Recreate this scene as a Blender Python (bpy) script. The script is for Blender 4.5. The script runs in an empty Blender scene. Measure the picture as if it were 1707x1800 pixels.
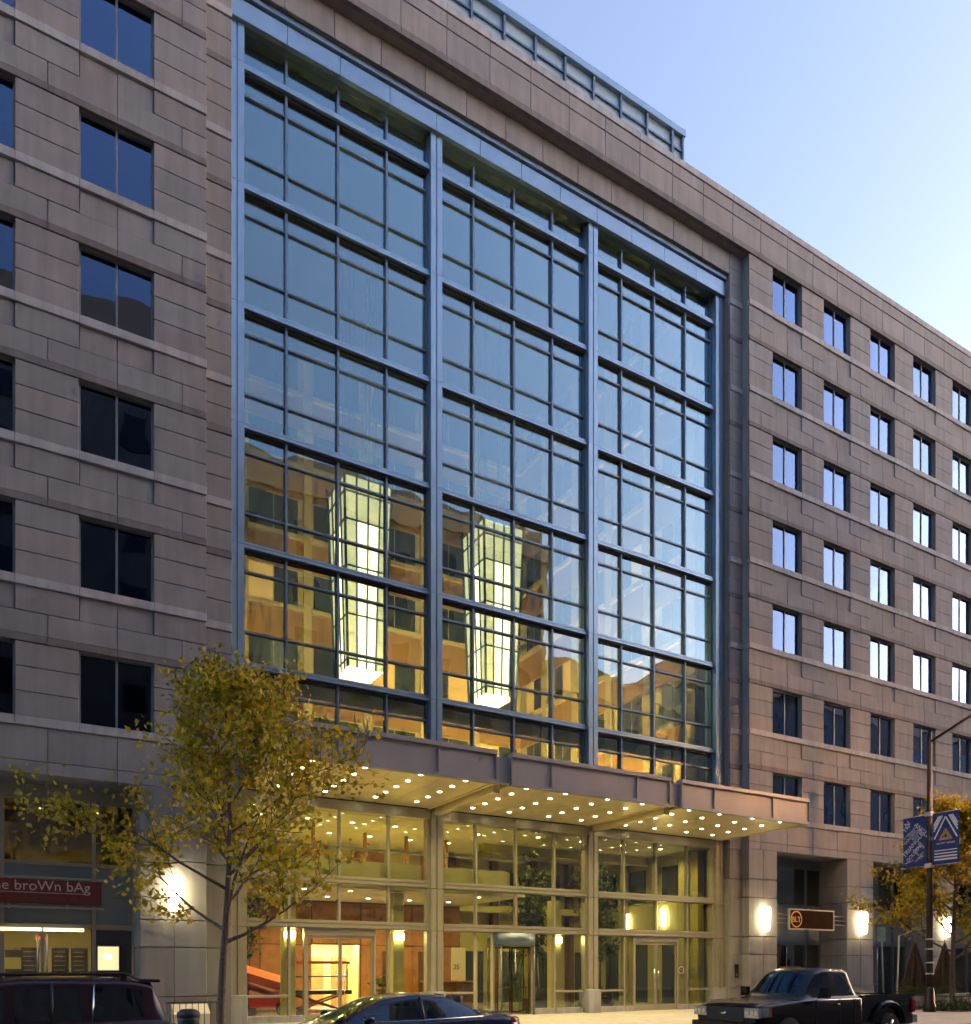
import bpy, bmesh, math, random
from mathutils import Vector, Matrix
R = math.radians
sc = bpy.context.scene
C = sc.collection
rnd = random.Random(7)

# ------------------------------------------------------------------ camera
CAM_D, CAM_H, FPX, THETA = 25.0, 1.75, 1411.0, math.atan(1411.0 / 2478.5)
cam_d = bpy.data.cameras.new('camera'); cam = bpy.data.objects.new('camera', cam_d); C.objects.link(cam)
cam.location = (0, -CAM_D, CAM_H); cam.rotation_euler = (R(90), 0, -THETA)
cam_d.sensor_fit = 'HORIZONTAL'; cam_d.sensor_width = 36.0; cam_d.lens = 36.0 * FPX / 1707.0
cam_d.shift_y = 803.0 / 1707.0; cam_d.clip_start = 0.1; cam_d.clip_end = 2000
sc.camera = cam

def screen(x, y, z):
    y += CAM_D; t = x * math.sin(THETA) + y * math.cos(THETA); l = x * math.cos(THETA) - y * math.sin(THETA)
    t = max(t, .1)
    return 853.5 + FPX * l / t, 1703 - FPX * (z - CAM_H) / t

# ------------------------------------------------------------------ sky, sun, exposure
SUN_AZ = Vector((1.0, -0.287, 0)).normalized()
SUN_EL = R(13.0)
world = bpy.data.worlds.new('World'); sc.world = world; world.use_nodes = True
nt = world.node_tree; nt.nodes.clear()
out = nt.nodes.new('ShaderNodeOutputWorld'); bg = nt.nodes.new('ShaderNodeBackground')
sky = nt.nodes.new('ShaderNodeTexSky'); sky.sky_type = 'NISHITA'; sky.sun_disc = False
sky.sun_elevation = SUN_EL; sky.sun_rotation = math.atan2(SUN_AZ.x, SUN_AZ.y)
sky.altitude = 0; sky.air_density = 1.0; sky.dust_density = 1.6; sky.ozone_density = 1.2
tint = nt.nodes.new('ShaderNodeMixRGB'); tint.blend_type = 'MULTIPLY'; tint.inputs[0].default_value = 1
tint.inputs[2].default_value = (1.06, 0.945, 0.985, 1)
nt.links.new(sky.outputs[0], tint.inputs[1]); nt.links.new(tint.outputs[0], bg.inputs[0])
bg.inputs[1].default_value = 0.15
nt.links.new(bg.outputs[0], out.inputs[0])
sd = bpy.data.lights.new('sun', 'SUN'); sun = bpy.data.objects.new('sun', sd); C.objects.link(sun)
sd.energy = 0.05; sd.angle = R(40); sd.color = (1.0, 0.93, 0.90)
sdir = Vector((SUN_AZ.x * math.cos(R(28)), SUN_AZ.y * math.cos(R(28)), math.sin(R(28))))
sdir = Vector((SUN_AZ.x * math.cos(SUN_EL), SUN_AZ.y * math.cos(SUN_EL), math.sin(SUN_EL)))
sun.rotation_euler = sdir.to_track_quat('Z', 'Y').to_euler()
sc.view_settings.view_transform = 'Standard'; sc.view_settings.look = 'None'
sc.view_settings.exposure = 1.8; sc.view_settings.gamma = 1.0
sc.view_settings.use_curve_mapping = False
sc.cycles.use_denoising = True
sc.cycles.max_bounces = 5; sc.cycles.transparent_max_bounces = 8; sc.cycles.glossy_bounces = 3; sc.cycles.diffuse_bounces = 2; sc.cycles.use_adaptive_sampling = True; sc.cycles.adaptive_threshold = .05; sc.cycles.adaptive_min_samples = 8
sc.cycles.caustics_reflective = False; sc.cycles.caustics_refractive = False
sc.cycles.sample_clamp_indirect = 4.0; sc.cycles.use_light_tree = False

# ------------------------------------------------------------------ materials
def new_mat(name):
    m = bpy.data.materials.new(name); m.use_nodes = True
    n = m.node_tree; b = n.nodes['Principled BSDF']
    return m, n, b
def link(n, a, b): n.links.new(a, b)
def node(n, t, **k):
    x = n.nodes.new(t)
    for a, v in k.items(): setattr(x, a, v)
    return x
def setv(b, **k):
    for a, v in k.items():
        b.inputs[a.replace('_', ' ')].default_value = v
def plain(name, col, rough=.5, metal=0.0, noise=0.0, scale=8.0, bump=0.0, coat=0.0, rand=0.0, spec=None):
    m, n, b = new_mat(name)
    setv(b, Roughness=rough, Metallic=metal)
    if coat: b.inputs['Coat Weight'].default_value = coat; b.inputs['Coat Roughness'].default_value = .04
    if spec is not None: b.inputs['Specular IOR Level'].default_value = spec
    base = None
    c = node(n, 'ShaderNodeRGB'); c.outputs[0].default_value = (*col, 1); base = c.outputs[0]
    if noise or bump:
        g = node(n, 'ShaderNodeNewGeometry'); t = node(n, 'ShaderNodeTexNoise'); t.inputs['Scale'].default_value = scale
        t.inputs['Detail'].default_value = 6
        link(n, g.outputs['Position'], t.inputs['Vector'])
        if noise:
            mr = node(n, 'ShaderNodeMapRange'); mr.inputs[3].default_value = 1 - noise; mr.inputs[4].default_value = 1 + noise
            mr.inputs[1].default_value = .3; mr.inputs[2].default_value = .7
            link(n, t.outputs[0], mr.inputs[0])
            mx = node(n, 'ShaderNodeVectorMath', operation='SCALE'); link(n, base, mx.inputs[0]); link(n, mr.outputs[0], mx.inputs[3]); base = mx.outputs[0]
        if bump:
            bp = node(n, 'ShaderNodeBump'); bp.inputs['Strength'].default_value = bump; bp.inputs['Distance'].default_value = .02
            link(n, t.outputs[0], bp.inputs['Height']); link(n, bp.outputs[0], b.inputs['Normal'])
    if rand:
        o = node(n, 'ShaderNodeObjectInfo'); mr = node(n, 'ShaderNodeMapRange'); mr.inputs[3].default_value = 1 - rand; mr.inputs[4].default_value = 1 + rand
        link(n, o.outputs['Random'], mr.inputs[0])
        mx = node(n, 'ShaderNodeVectorMath', operation='SCALE'); link(n, base, mx.inputs[0]); link(n, mr.outputs[0], mx.inputs[3]); base = mx.outputs[0]
    link(n, base, b.inputs['Base Color'])
    return m
def emit(name, col, strength, sample=True):
    m, n, b = new_mat(name)
    setv(b, Roughness=.4); b.inputs['Base Color'].default_value = (*col, 1)
    b.inputs['Emission Color'].default_value = (*col, 1); b.inputs['Emission Strength'].default_value = strength
    if not sample: m.cycles.emission_sampling = 'NONE'
    return m
def stone(name, col, rand=.10, streak=.22):
    m, n, b = new_mat(name)
    setv(b, Roughness=.82); b.inputs['Specular IOR Level'].default_value = .3
    g = node(n, 'ShaderNodeNewGeometry')
    mp = node(n, 'ShaderNodeVectorMath', operation='MULTIPLY'); mp.inputs[1].default_value = (2.6, 2.6, .28); link(n, g.outputs['Position'], mp.inputs[0])
    t1 = node(n, 'ShaderNodeTexNoise'); t1.inputs['Scale'].default_value = 1.5; t1.inputs['Detail'].default_value = 7; link(n, mp.outputs[0], t1.inputs['Vector'])
    t2 = node(n, 'ShaderNodeTexNoise'); t2.inputs['Scale'].default_value = 1.1; t2.inputs['Detail'].default_value = 5; link(n, g.outputs['Position'], t2.inputs['Vector'])
    t3 = node(n, 'ShaderNodeTexNoise'); t3.inputs['Scale'].default_value = 55; t3.inputs['Detail'].default_value = 4; link(n, g.outputs['Position'], t3.inputs['Vector'])
    def mr(src, lo, hi, a=.3, bb=.7):
        x = node(n, 'ShaderNodeMapRange'); x.inputs[1].default_value = a; x.inputs[2].default_value = bb; x.inputs[3].default_value = lo; x.inputs[4].default_value = hi
        link(n, src, x.inputs[0]); return x.outputs[0]
    f = mr(t1.outputs[0], 1 - streak, 1 + streak * .5)
    for o_ in (mr(t2.outputs[0], .92, 1.08), mr(t3.outputs[0], .93, 1.07)):
        k = node(n, 'ShaderNodeMath', operation='MULTIPLY'); link(n, f, k.inputs[0]); link(n, o_, k.inputs[1]); f = k.outputs[0]
    oi = node(n, 'ShaderNodeObjectInfo')
    ad = node(n, 'ShaderNodeMath', operation='ADD'); link(n, oi.outputs['Random'], ad.inputs[0]); link(n, g.outputs['Random Per Island'], ad.inputs[1])
    fr = node(n, 'ShaderNodeMath', operation='FRACT'); link(n, ad.outputs[0], fr.inputs[0])
    k = node(n, 'ShaderNodeMath', operation='MULTIPLY'); link(n, f, k.inputs[0]); link(n, mr(fr.outputs[0], 1 - rand, 1 + rand, 0, 1), k.inputs[1]); f = k.outputs[0]
    m7 = node(n, 'ShaderNodeMath', operation='MULTIPLY'); link(n, fr.outputs[0], m7.inputs[0]); m7.inputs[1].default_value = 7.31
    f7 = node(n, 'ShaderNodeMath', operation='FRACT'); link(n, m7.outputs[0], f7.inputs[0])
    c = node(n, 'ShaderNodeMixRGB'); link(n, f7.outputs[0], c.inputs[0]); c.inputs[1].default_value = (col[0] * 1.03, col[1] * .985, col[2] * .97, 1); c.inputs[2].default_value = (col[0] * .97, col[1] * 1.01, col[2] * 1.04, 1)
    v = node(n, 'ShaderNodeVectorMath', operation='SCALE'); link(n, c.outputs[0], v.inputs[0]); link(n, f, v.inputs[3])
    link(n, v.outputs[0], b.inputs['Base Color'])
    bp = node(n, 'ShaderNodeBump'); bp.inputs['Strength'].default_value = .12; bp.inputs['Distance'].default_value = .01
    link(n, t3.outputs[0], bp.inputs['Height']); link(n, bp.outputs[0], b.inputs['Normal'])
    return m
def glass(name, refl, tint_c, base_r, pow_=3.0, wob=0.0, rough=0.0):
    """thin architectural glass: see-through layer under a coated reflection that grows towards grazing angles"""
    m = bpy.data.materials.new(name); m.use_nodes = True; n = m.node_tree; n.nodes.clear()
    o = node(n, 'ShaderNodeOutputMaterial'); mix = node(n, 'ShaderNodeMixShader')
    tr = node(n, 'ShaderNodeBsdfTransparent'); tr.inputs[0].default_value = (*tint_c, 1)
    gl = node(n, 'ShaderNodeBsdfGlossy'); gl.inputs['Color'].default_value = (*refl, 1); gl.inputs['Roughness'].default_value = rough
    lw = node(n, 'ShaderNodeLayerWeight'); lw.inputs[0].default_value = .5
    pw = node(n, 'ShaderNodeMath', operation='POWER'); pw.inputs[1].default_value = pow_; link(n, lw.outputs['Facing'], pw.inputs[0])
    mr = node(n, 'ShaderNodeMapRange'); mr.inputs[3].default_value = base_r; mr.inputs[4].default_value = 1.0; link(n, pw.outputs[0], mr.inputs[0])
    link(n, mr.outputs[0], mix.inputs[0]); link(n, tr.outputs[0], mix.inputs[1]); link(n, gl.outputs[0], mix.inputs[2])
    if wob:
        g = node(n, 'ShaderNodeNewGeometry'); t = node(n, 'ShaderNodeTexNoise'); t.inputs['Scale'].default_value = .55; t.inputs['Detail'].default_value = 1.5
        link(n, g.outputs['Position'], t.inputs['Vector'])
        bp = node(n, 'ShaderNodeBump'); bp.inputs['Strength'].default_value = 1; bp.inputs['Distance'].default_value = wob
        link(n, t.outputs[0], bp.inputs['Height']); link(n, bp.outputs[0], gl.inputs['Normal'])
    link(n, mix.outputs[0], o.inputs[0])
    return m

M = {}
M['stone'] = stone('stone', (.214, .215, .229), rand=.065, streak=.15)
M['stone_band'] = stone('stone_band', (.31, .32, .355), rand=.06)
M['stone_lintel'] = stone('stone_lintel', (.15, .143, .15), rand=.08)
M['stone_core'] = plain('stone_core', (.19, .175, .172), .9, noise=.15, scale=3)
M['metal'] = plain('painted_aluminium', (.25, .36, .47), .33, .65, noise=.05, scale=2.0, rand=.04)
M['metal_dark'] = plain('dark_aluminium', (.135, .185, .245), .4, .6, noise=.05, scale=2)
M['sf_metal'] = plain('champagne_aluminium', (.38, .36, .30), .38, .55, noise=.05, scale=2)
M['fascia'] = plain('canopy_paint', (.34, .325, .335), .42, .25, noise=.06, scale=1.2, rand=.04)
M['soffit'] = plain('soffit_metal', (.80, .68, .38), .30, .35, noise=.06, scale=1.5, rand=.05)
M['cglass'] = glass('curtain_glass', (.54, .79, 1.0), (.70, .71, .54), .11, 1.55, wob=.012)
M['wglass'] = glass('window_glass', (.40, .60, 1.0), (.20, .23, .26), .04, 1.5, wob=.010)
M['sglass'] = glass('shop_glass', (.9, .95, 1.0), (.92, .95, .90), .07, 3.5)
M['spandrel_glass'] = plain('back_painted_glass', (.20, .25, .26), .12, 0, coat=.6)
M['screen_glass'] = plain('screen_panel', (.30, .38, .42), .30, .4, noise=.06, scale=1, rand=.06)
M['roof'] = plain('roof_gravel', (.2, .2, .2), .9, noise=.2)
M['asphalt'] = plain('asphalt', (.045, .045, .048), .75, noise=.35, scale=30, bump=.3)
M['kerb'] = plain('granite_kerb', (.32, .31, .30), .8, noise=.15, scale=12)
M['white_paint'] = plain('road_paint', (.7, .7, .68), .7, noise=.2, scale=14)
M['orange'] = plain('terracotta_panel', (.43, .25, .085), .6, noise=.08, scale=1.5, rand=.06)
M['beige'] = plain('cream_plaster', (.64, .55, .36), .75, noise=.05, scale=1)
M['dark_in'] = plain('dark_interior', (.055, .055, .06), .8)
M['drape'] = plain('drape', (.30, .34, .33), .9, noise=.2, scale=6, rand=.25)
M['in_glass'] = plain('interior_window', (.06, .075, .075), .08)
M['in_lit'] = emit('lit_office_window', (1.0, .66, .28), .16, False)
M['wood'] = plain('wood_panel', (.33, .145, .05), .38, noise=.22, scale=2.5, rand=.10)
M['wood_dark'] = plain('dark_wood', (.12, .055, .025), .4, noise=.2, scale=3)
M['lobby_floor'] = plain('polished_stone_floor', (.42, .38, .32), .12, noise=.1, scale=1)
M['lobby_wall'] = plain('lobby_plaster', (.46, .41, .17), .7, noise=.05, scale=1)
M['ceil'] = plain('plaster_ceiling', (.60, .55, .42), .8)
M['lamp'] = emit('downlight_lens', (1.0, .90, .66), 9, False)
M['lamp_in'] = emit('lobby_lamp', (1.0, .84, .46), 8, False)
M['glow_white'] = emit('bright_room_light', (1.0, .82, .46), 14.0)
M['sconce'] = emit('sconce_glass', (1.0, .80, .42), 11)
M['col_lamp'] = emit('column_lamp', (1.0, .84, .40), 8)
M['lantern'] = emit('lantern_panel', (1.0, .97, .80), 1.7)
M['lantern_dim'] = emit('lantern_panel_side', (.94, 1.0, .84), .42)
M['black'] = plain('black_metal', (.018, .017, .016), .42, .3)
M['bronze'] = plain('bronze_post', (.045, .032, .026), .38, .6, noise=.1)
M['chrome'] = plain('chrome', (.7, .7, .72), .14, 1.0)
M['rubber'] = plain('rubber', (.015, .015, .015), .85)
M['car_glass'] = glass('car_glass', (.6, .8, 1.0), (.20, .23, .22), .07, 3.4)
M['tint_glass'] = glass('dark_car_glass', (.6, .8, 1.0), (.06, .065, .07), .08, 3.2)
M['seat'] = plain('car_seat', (.10, .075, .06), .8)
M['blue_paint'] = plain('blue_car_paint', (.006, .014, .055), .22, .15, coat=.5, spec=.4)
M['black_paint'] = plain('black_car_paint', (.005, .005, .008), .22, .0, coat=.15, spec=.3)
M['maroon_paint'] = plain('maroon_car_paint', (.020, .005, .012), .25, .0, coat=.3, spec=.35)
M['red_lens'] = plain('red_lens', (.45, .012, .02), .12, coat=1.0)
M['clear_lens'] = plain('clear_lens', (.55, .58, .6), .08, .8)
M['amber_lens'] = plain('amber_lens', (.5, .14, .02), .15)
M['bark'] = plain('bark', (.115, .085, .07), .9, noise=.35, scale=22, bump=.8)
M['sign_red'] = plain('sign_maroon', (.155, .042, .036), .85, noise=.05, spec=.15)
M['sign_brown'] = plain('sign_brown', (.040, .014, .007), .95, spec=.05)
M['cream_letter'] = plain('cream_lettering', (.62, .48, .38), .5)
M['dim_letter'] = plain('dim_lettering', (.10, .045, .03), .6)
M['gold'] = plain('gold_lettering', (.62, .34, .05), .4)
M['white_letter'] = plain('white_lettering', (.72, .66, .66), .6)
M['banner_blue'] = plain('banner_navy', (.014, .030, .135), .65, noise=.05)
M['dark_letter'] = plain('dark_lettering', (.03, .025, .02), .5)
M['lightbox'] = emit('lightbox', (1.0, .80, .40), .30, False)
M['lightbox_logo'] = emit('lightbox_logo', (1.0, .98, .92), .75, False)
M['neon_red'] = emit('red_neon', (1.0, .05, .05), 1.2, False)
M['shop_strip'] = emit('shop_strip_light', (1.0, .84, .40), .9)
M['menu_board'] = plain('menu_board', (.10, .075, .045), .6, noise=.1)
M['shop_wall'] = plain('shop_wall', (.60, .50, .22), .8)
M['planter'] = plain('planter_stone', (.33, .28, .25), .8, noise=.1)
M['corten'] = plain('brown_canvas', (.07, .035, .018), .7, noise=.25, scale=5)
M['lift_orange'] = plain('lift_orange', (.55, .12, .02), .45, noise=.1)
M['lift_red'] = plain('lift_red', (.35, .02, .015), .45)
M['plastic_dark'] = plain('dark_plastic', (.02, .025, .03), .5)
M['pole_grey'] = plain('galvanised', (.45, .45, .45), .45, .6)
M['opp_wall'] = stone('opposite_facade', (.30, .24, .20))
M['opp_glass'] = plain('opposite_windows', (.03, .035, .045), .1)
M['sodium'] = emit('sodium_lens', (1.0, .50, .16), 40, False)
M['yellow'] = plain('warning_yellow', (.7, .5, .03), .5)
M['win_frame'] = plain('window_frame', (.16, .19, .21), .45, .3)
M['band_shade'] = plain('painted_band_shade', (.012, .014, .018), .6)  # near-black, shade below the bands put into the colour
M['sunset_tint'] = plain('sunset_tinted_parapet', (.72, .44, .28), .8, noise=.06)  # parapet stone with the last sunlight painted in as orange
M['soil'] = plain('soil', (.05, .035, .025), .95, noise=.3, scale=20)

def leaf_mat(name, c1, c2, c3):
    m, n, b = new_mat(name); setv(b, Roughness=.6)
    g = node(n, 'ShaderNodeNewGeometry'); r = node(n, 'ShaderNodeValToRGB')
    e = r.color_ramp.elements; e[0].color = (*c1, 1); e[1].color = (*c3, 1); x = e.new(.5); x.color = (*c2, 1)
    link(n, g.outputs['Random Per Island'], r.inputs[0]); link(n, r.outputs[0], b.inputs['Base Color'])
    tr = node(n, 'ShaderNodeBsdfTranslucent'); link(n, r.outputs[0], tr.inputs[0])
    mx = node(n, 'ShaderNodeMixShader'); mx.inputs[0].default_value = .5
    o = n.nodes['Material Output']; link(n, b.outputs[0], mx.inputs[1]); link(n, tr.outputs[0], mx.inputs[2]); link(n, mx.outputs[0], o.inputs[0])
    return m
M['leaf_gold'] = leaf_mat('yellowing_leaf', (.20, .20, .010), (.40, .33, .016), (.58, .36, .018))
M['leaf_green'] = leaf_mat('green_leaf', (.05, .085, .015), (.085, .12, .02), (.14, .15, .02))
M['leaf_bamboo'] = leaf_mat('bamboo_leaf', (.06, .10, .02), (.10, .14, .03), (.14, .17, .04))
M['hedge'] = leaf_mat('hedge_leaf', (.03, .06, .012), (.05, .08, .015), (.07, .10, .02))

def paving():
    m, n, b = new_mat('concrete_paving'); setv(b, Roughness=.78)
    g = node(n, 'ShaderNodeNewGeometry'); br = node(n, 'ShaderNodeTexBrick'); br.offset = 0
    br.inputs['Color1'].default_value = (.42, .40, .37, 1); br.inputs['Color2'].default_value = (.36, .34, .32, 1); br.inputs['Mortar'].default_value = (.16, .15, .14, 1)
    br.inputs['Scale'].default_value = 1; br.inputs['Mortar Size'].default_value = .012; br.inputs['Brick Width'].default_value = 1.2; br.inputs['Row Height'].default_value = 1.2
    link(n, g.outputs['Position'], br.inputs['Vector'])
    t = node(n, 'ShaderNodeTexNoise'); t.inputs['Scale'].default_value = 4; t.inputs['Detail'].default_value = 7; link(n, g.outputs['Position'], t.inputs['Vector'])
    mr = node(n, 'ShaderNodeMapRange'); mr.inputs[1].default_value = .3; mr.inputs[2].default_value = .7; mr.inputs[3].default_value = .8; mr.inputs[4].default_value = 1.12; link(n, t.outputs[0], mr.inputs[0])
    v = node(n, 'ShaderNodeVectorMath', operation='SCALE'); link(n, br.outputs[0], v.inputs[0]); link(n, mr.outputs[0], v.inputs[3]); link(n, v.outputs[0], b.inputs['Base Color'])
    return m
M['paving'] = paving()

# ------------------------------------------------------------------ mesh helpers
class MB:
    """collects boxes, tubes and quads into one mesh"""
    def __init__(s): s.v = []; s.f = []; s.mi = []; s.mats = []; s.sm = []
    def _m(s, m):
        if m not in s.mats: s.mats.append(m)
        return s.mats.index(m)
    def face(s, pts, m=None, smooth=False):
        i = len(s.v); s.v += [tuple(p) for p in pts]; s.f.append(tuple(range(i, i + len(pts)))); s.mi.append(s._m(m) if m else 0); s.sm.append(smooth)
    def box(s, x0, x1, y0, y1, z0, z1, m=None):
        i = len(s.v)
        s.v += [(x0, y0, z0), (x1, y0, z0), (x1, y1, z0), (x0, y1, z0), (x0, y0, z1), (x1, y0, z1), (x1, y1, z1), (x0, y1, z1)]
        for q in ((3, 2, 1, 0), (4, 5, 6, 7), (0, 1, 5, 4), (1, 2, 6, 5), (2, 3, 7, 6), (3, 0, 4, 7)):
            s.f.append(tuple(i + k for k in q)); s.mi.append(s._m(m) if m else 0); s.sm.append(False)
        return s
    def tube(s, pts, radii, seg=8, m=None, cap=True, smooth=True):
        pts = [Vector(p) for p in pts]
        if not hasattr(radii, '__len__'): radii = [radii] * len(pts)
        base = len(s.v); up = None
        for k, p in enumerate(pts):
            d = (pts[min(k + 1, len(pts) - 1)] - pts[max(k - 1, 0)])
            d = d.normalized() if d.length > 1e-9 else Vector((0, 0, 1))
            if up is None: up = Vector((1, 0, 0)) if abs(d.x) < .9 else Vector((0, 1, 0))
            a = d.cross(up).normalized(); b = a.cross(d).normalized(); up = b
            up = b
            for j in range(seg):
                t = 2 * math.pi * j / seg
                s.v.append(tuple(p + (a * math.cos(t) + b * math.sin(t)) * radii[k]))
        for k in range(len(pts) - 1):
            for j in range(seg):
                a0 = base + k * seg + j; a1 = base + k * seg + (j + 1) % seg
                s.f.append((a0, a1, a1 + seg, a0 + seg)); s.mi.append(s._m(m) if m else 0); s.sm.append(smooth)
        if cap:
            s.f.append(tuple(base + j for j in range(seg))[::-1]); s.mi.append(s._m(m) if m else 0); s.sm.append(False)
            e = base + (len(pts) - 1) * seg
            s.f.append(tuple(e + j for j in range(seg))); s.mi.append(s._m(m) if m else 0); s.sm.append(False)
        return s
    def lathe(s, prof, cx=0, cy=0, seg=16, m=None):
        """prof: list of (r, z)"""
        base = len(s.v)
        for r, z in prof:
            for j in range(seg):
                t = 2 * math.pi * j / seg; s.v.append((cx + r * math.cos(t), cy + r * math.sin(t), z))
        for k in range(len(prof) - 1):
            for j in range(seg):
                a0 = base + k * seg + j; a1 = base + k * seg + (j + 1) % seg
                s.f.append((a0, a1, a1 + seg, a0 + seg)); s.mi.append(s._m(m) if m else 0); s.sm.append(True)
        s.f.append(tuple(base + j for j in range(seg))[::-1]); s.mi.append(0); s.sm.append(False)
        e = base + (len(prof) - 1) * seg; s.f.append(tuple(e + j for j in range(seg))); s.mi.append(0); s.sm.append(False)
        return s
    def mesh(s, name, mat=None):
        me = bpy.data.meshes.new(name); me.from_pydata(s.v, [], s.f)
        mats = s.mats or ([mat] if mat else [])
        for m in mats: me.materials.append(M[m] if isinstance(m, str) else m)
        if len(mats) > 1:
            me.polygons.foreach_set('material_index', s.mi)
        me.polygons.foreach_set('use_smooth', s.sm); me.update()
        return me
    def build(s, name, mat=None, parent=None, loc=None, rot=None):
        return obj(name, s.mesh(name, mat), parent, loc, rot)
def obj(name, me, parent=None, loc=None, rot=None):
    o = bpy.data.objects.new(name, me); C.objects.link(o)
    if parent: o.parent = parent
    if loc: o.location = loc
    if rot: o.rotation_euler = rot
    return o
_cache = {}
def boxmesh(dx, dy, dz, mat, bev=.008):
    k = (round(dx, 3), round(dy, 3), round(dz, 3), mat, bev)
    if k in _cache: return _cache[k]
    bm = bmesh.new(); bmesh.ops.create_cube(bm, size=1)
    for v in bm.verts: v.co = (v.co.x * dx, v.co.y * dy, v.co.z * dz)
    if bev: bmesh.ops.bevel(bm, geom=bm.edges[:], offset=min(bev, .3 * min(dx, dy, dz)), segments=1, affect='EDGES')
    me = bpy.data.meshes.new('block'); bm.to_mesh(me); bm.free(); me.materials.append(M[mat]); _cache[k] = me
    return me
def blk(name, x0, x1, y0, y1, z0, z1, mat, parent=None, bev=.008):
    o = obj(name, boxmesh(x1 - x0, y1 - y0, z1 - z0, mat, bev), parent)
    p = parent.location if parent else Vector((0, 0, 0))
    o.location = ((x0 + x1) / 2 - p.x, (y0 + y1) / 2 - p.y, (z0 + z1) / 2 - p.z)
    return o
def thing(name, label, cat, loc=(0, 0, 0), rz=0, group=None):
    o = bpy.data.objects.new(name, None); C.objects.link(o); o.location = loc; o.rotation_euler = (0, 0, rz)
    o.empty_display_size = .2
    return tag(o, label, cat, group)
def tag(o, label, cat, group=None, kind=None):
    if label: o['label'] = label
    if cat: o['category'] = cat
    if group: o['group'] = group
    if kind: o['kind'] = kind
    return o
def copy_tree(o, parent=None):
    c = o.copy(); C.objects.link(c); c.parent = parent
    for ch in list(o.children): copy_tree(ch, c)
    return c
def text(name, s, size, mat, parent, loc, rot, ext=.004, align='LEFT', sx=1.0, width=None):
    cu = bpy.data.curves.new(name, 'FONT'); cu.body = s; cu.size = size; cu.extrude = ext; cu.align_x = align; cu.resolution_u = 3
    tmp = bpy.data.objects.new('tmp', cu); me = bpy.data.meshes.new_from_object(tmp); bpy.data.objects.remove(tmp)
    me.materials.clear(); me.materials.append(M[mat])
    if width:
        xs = [v.co.x for v in me.vertices]; sx = width / (max(xs) - min(xs))
    o = obj(name, me, parent, loc, rot); o.scale = (sx, 1, 1)
    return o

# ------------------------------------------------------------------ ground
def sheet(name, x0, x1, y0, y1, z, mat, kind='structure', label=None):
    b = MB(); b.face([(x0, y0, z), (x1, y0, z), (x1, y1, z), (x0, y1, z)]); o = b.build(name, mat); o['kind'] = kind
    if label: o['label'] = label
    return o
KERB_Y = -10.35
sheet('ground', -400, 400, -400, 400, -.30, 'asphalt', label='dark asphalt ground around the block')
sheet('road', -300, 300, -27, KERB_Y, -.15, 'asphalt', label='dark asphalt street in front of the parked cars')
b = MB(); b.box(-120, 120, KERB_Y + .2, 3.0, -.28, 0.0); o = b.build('sidewalk', 'paving'); o['kind'] = 'structure'; o['label'] = 'pale paved sidewalk in front of the glass entrance'
b = MB(); b.box(-120, 120, -33, -27.004, -.28, -.002); o = b.build('sidewalk', 'paving'); o['kind'] = 'structure'; o['label'] = 'paved sidewalk on the far side of the street'
kb = tag(MB().box(-120, 120, KERB_Y, KERB_Y + .196, -.28, -.006).build('kerb', 'kerb'), None, None, kind='structure')
o = sheet('road_marking', -120, 120, -18.9, -18.78, -.146, 'white_paint'); o['kind'] = 'structure'

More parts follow.
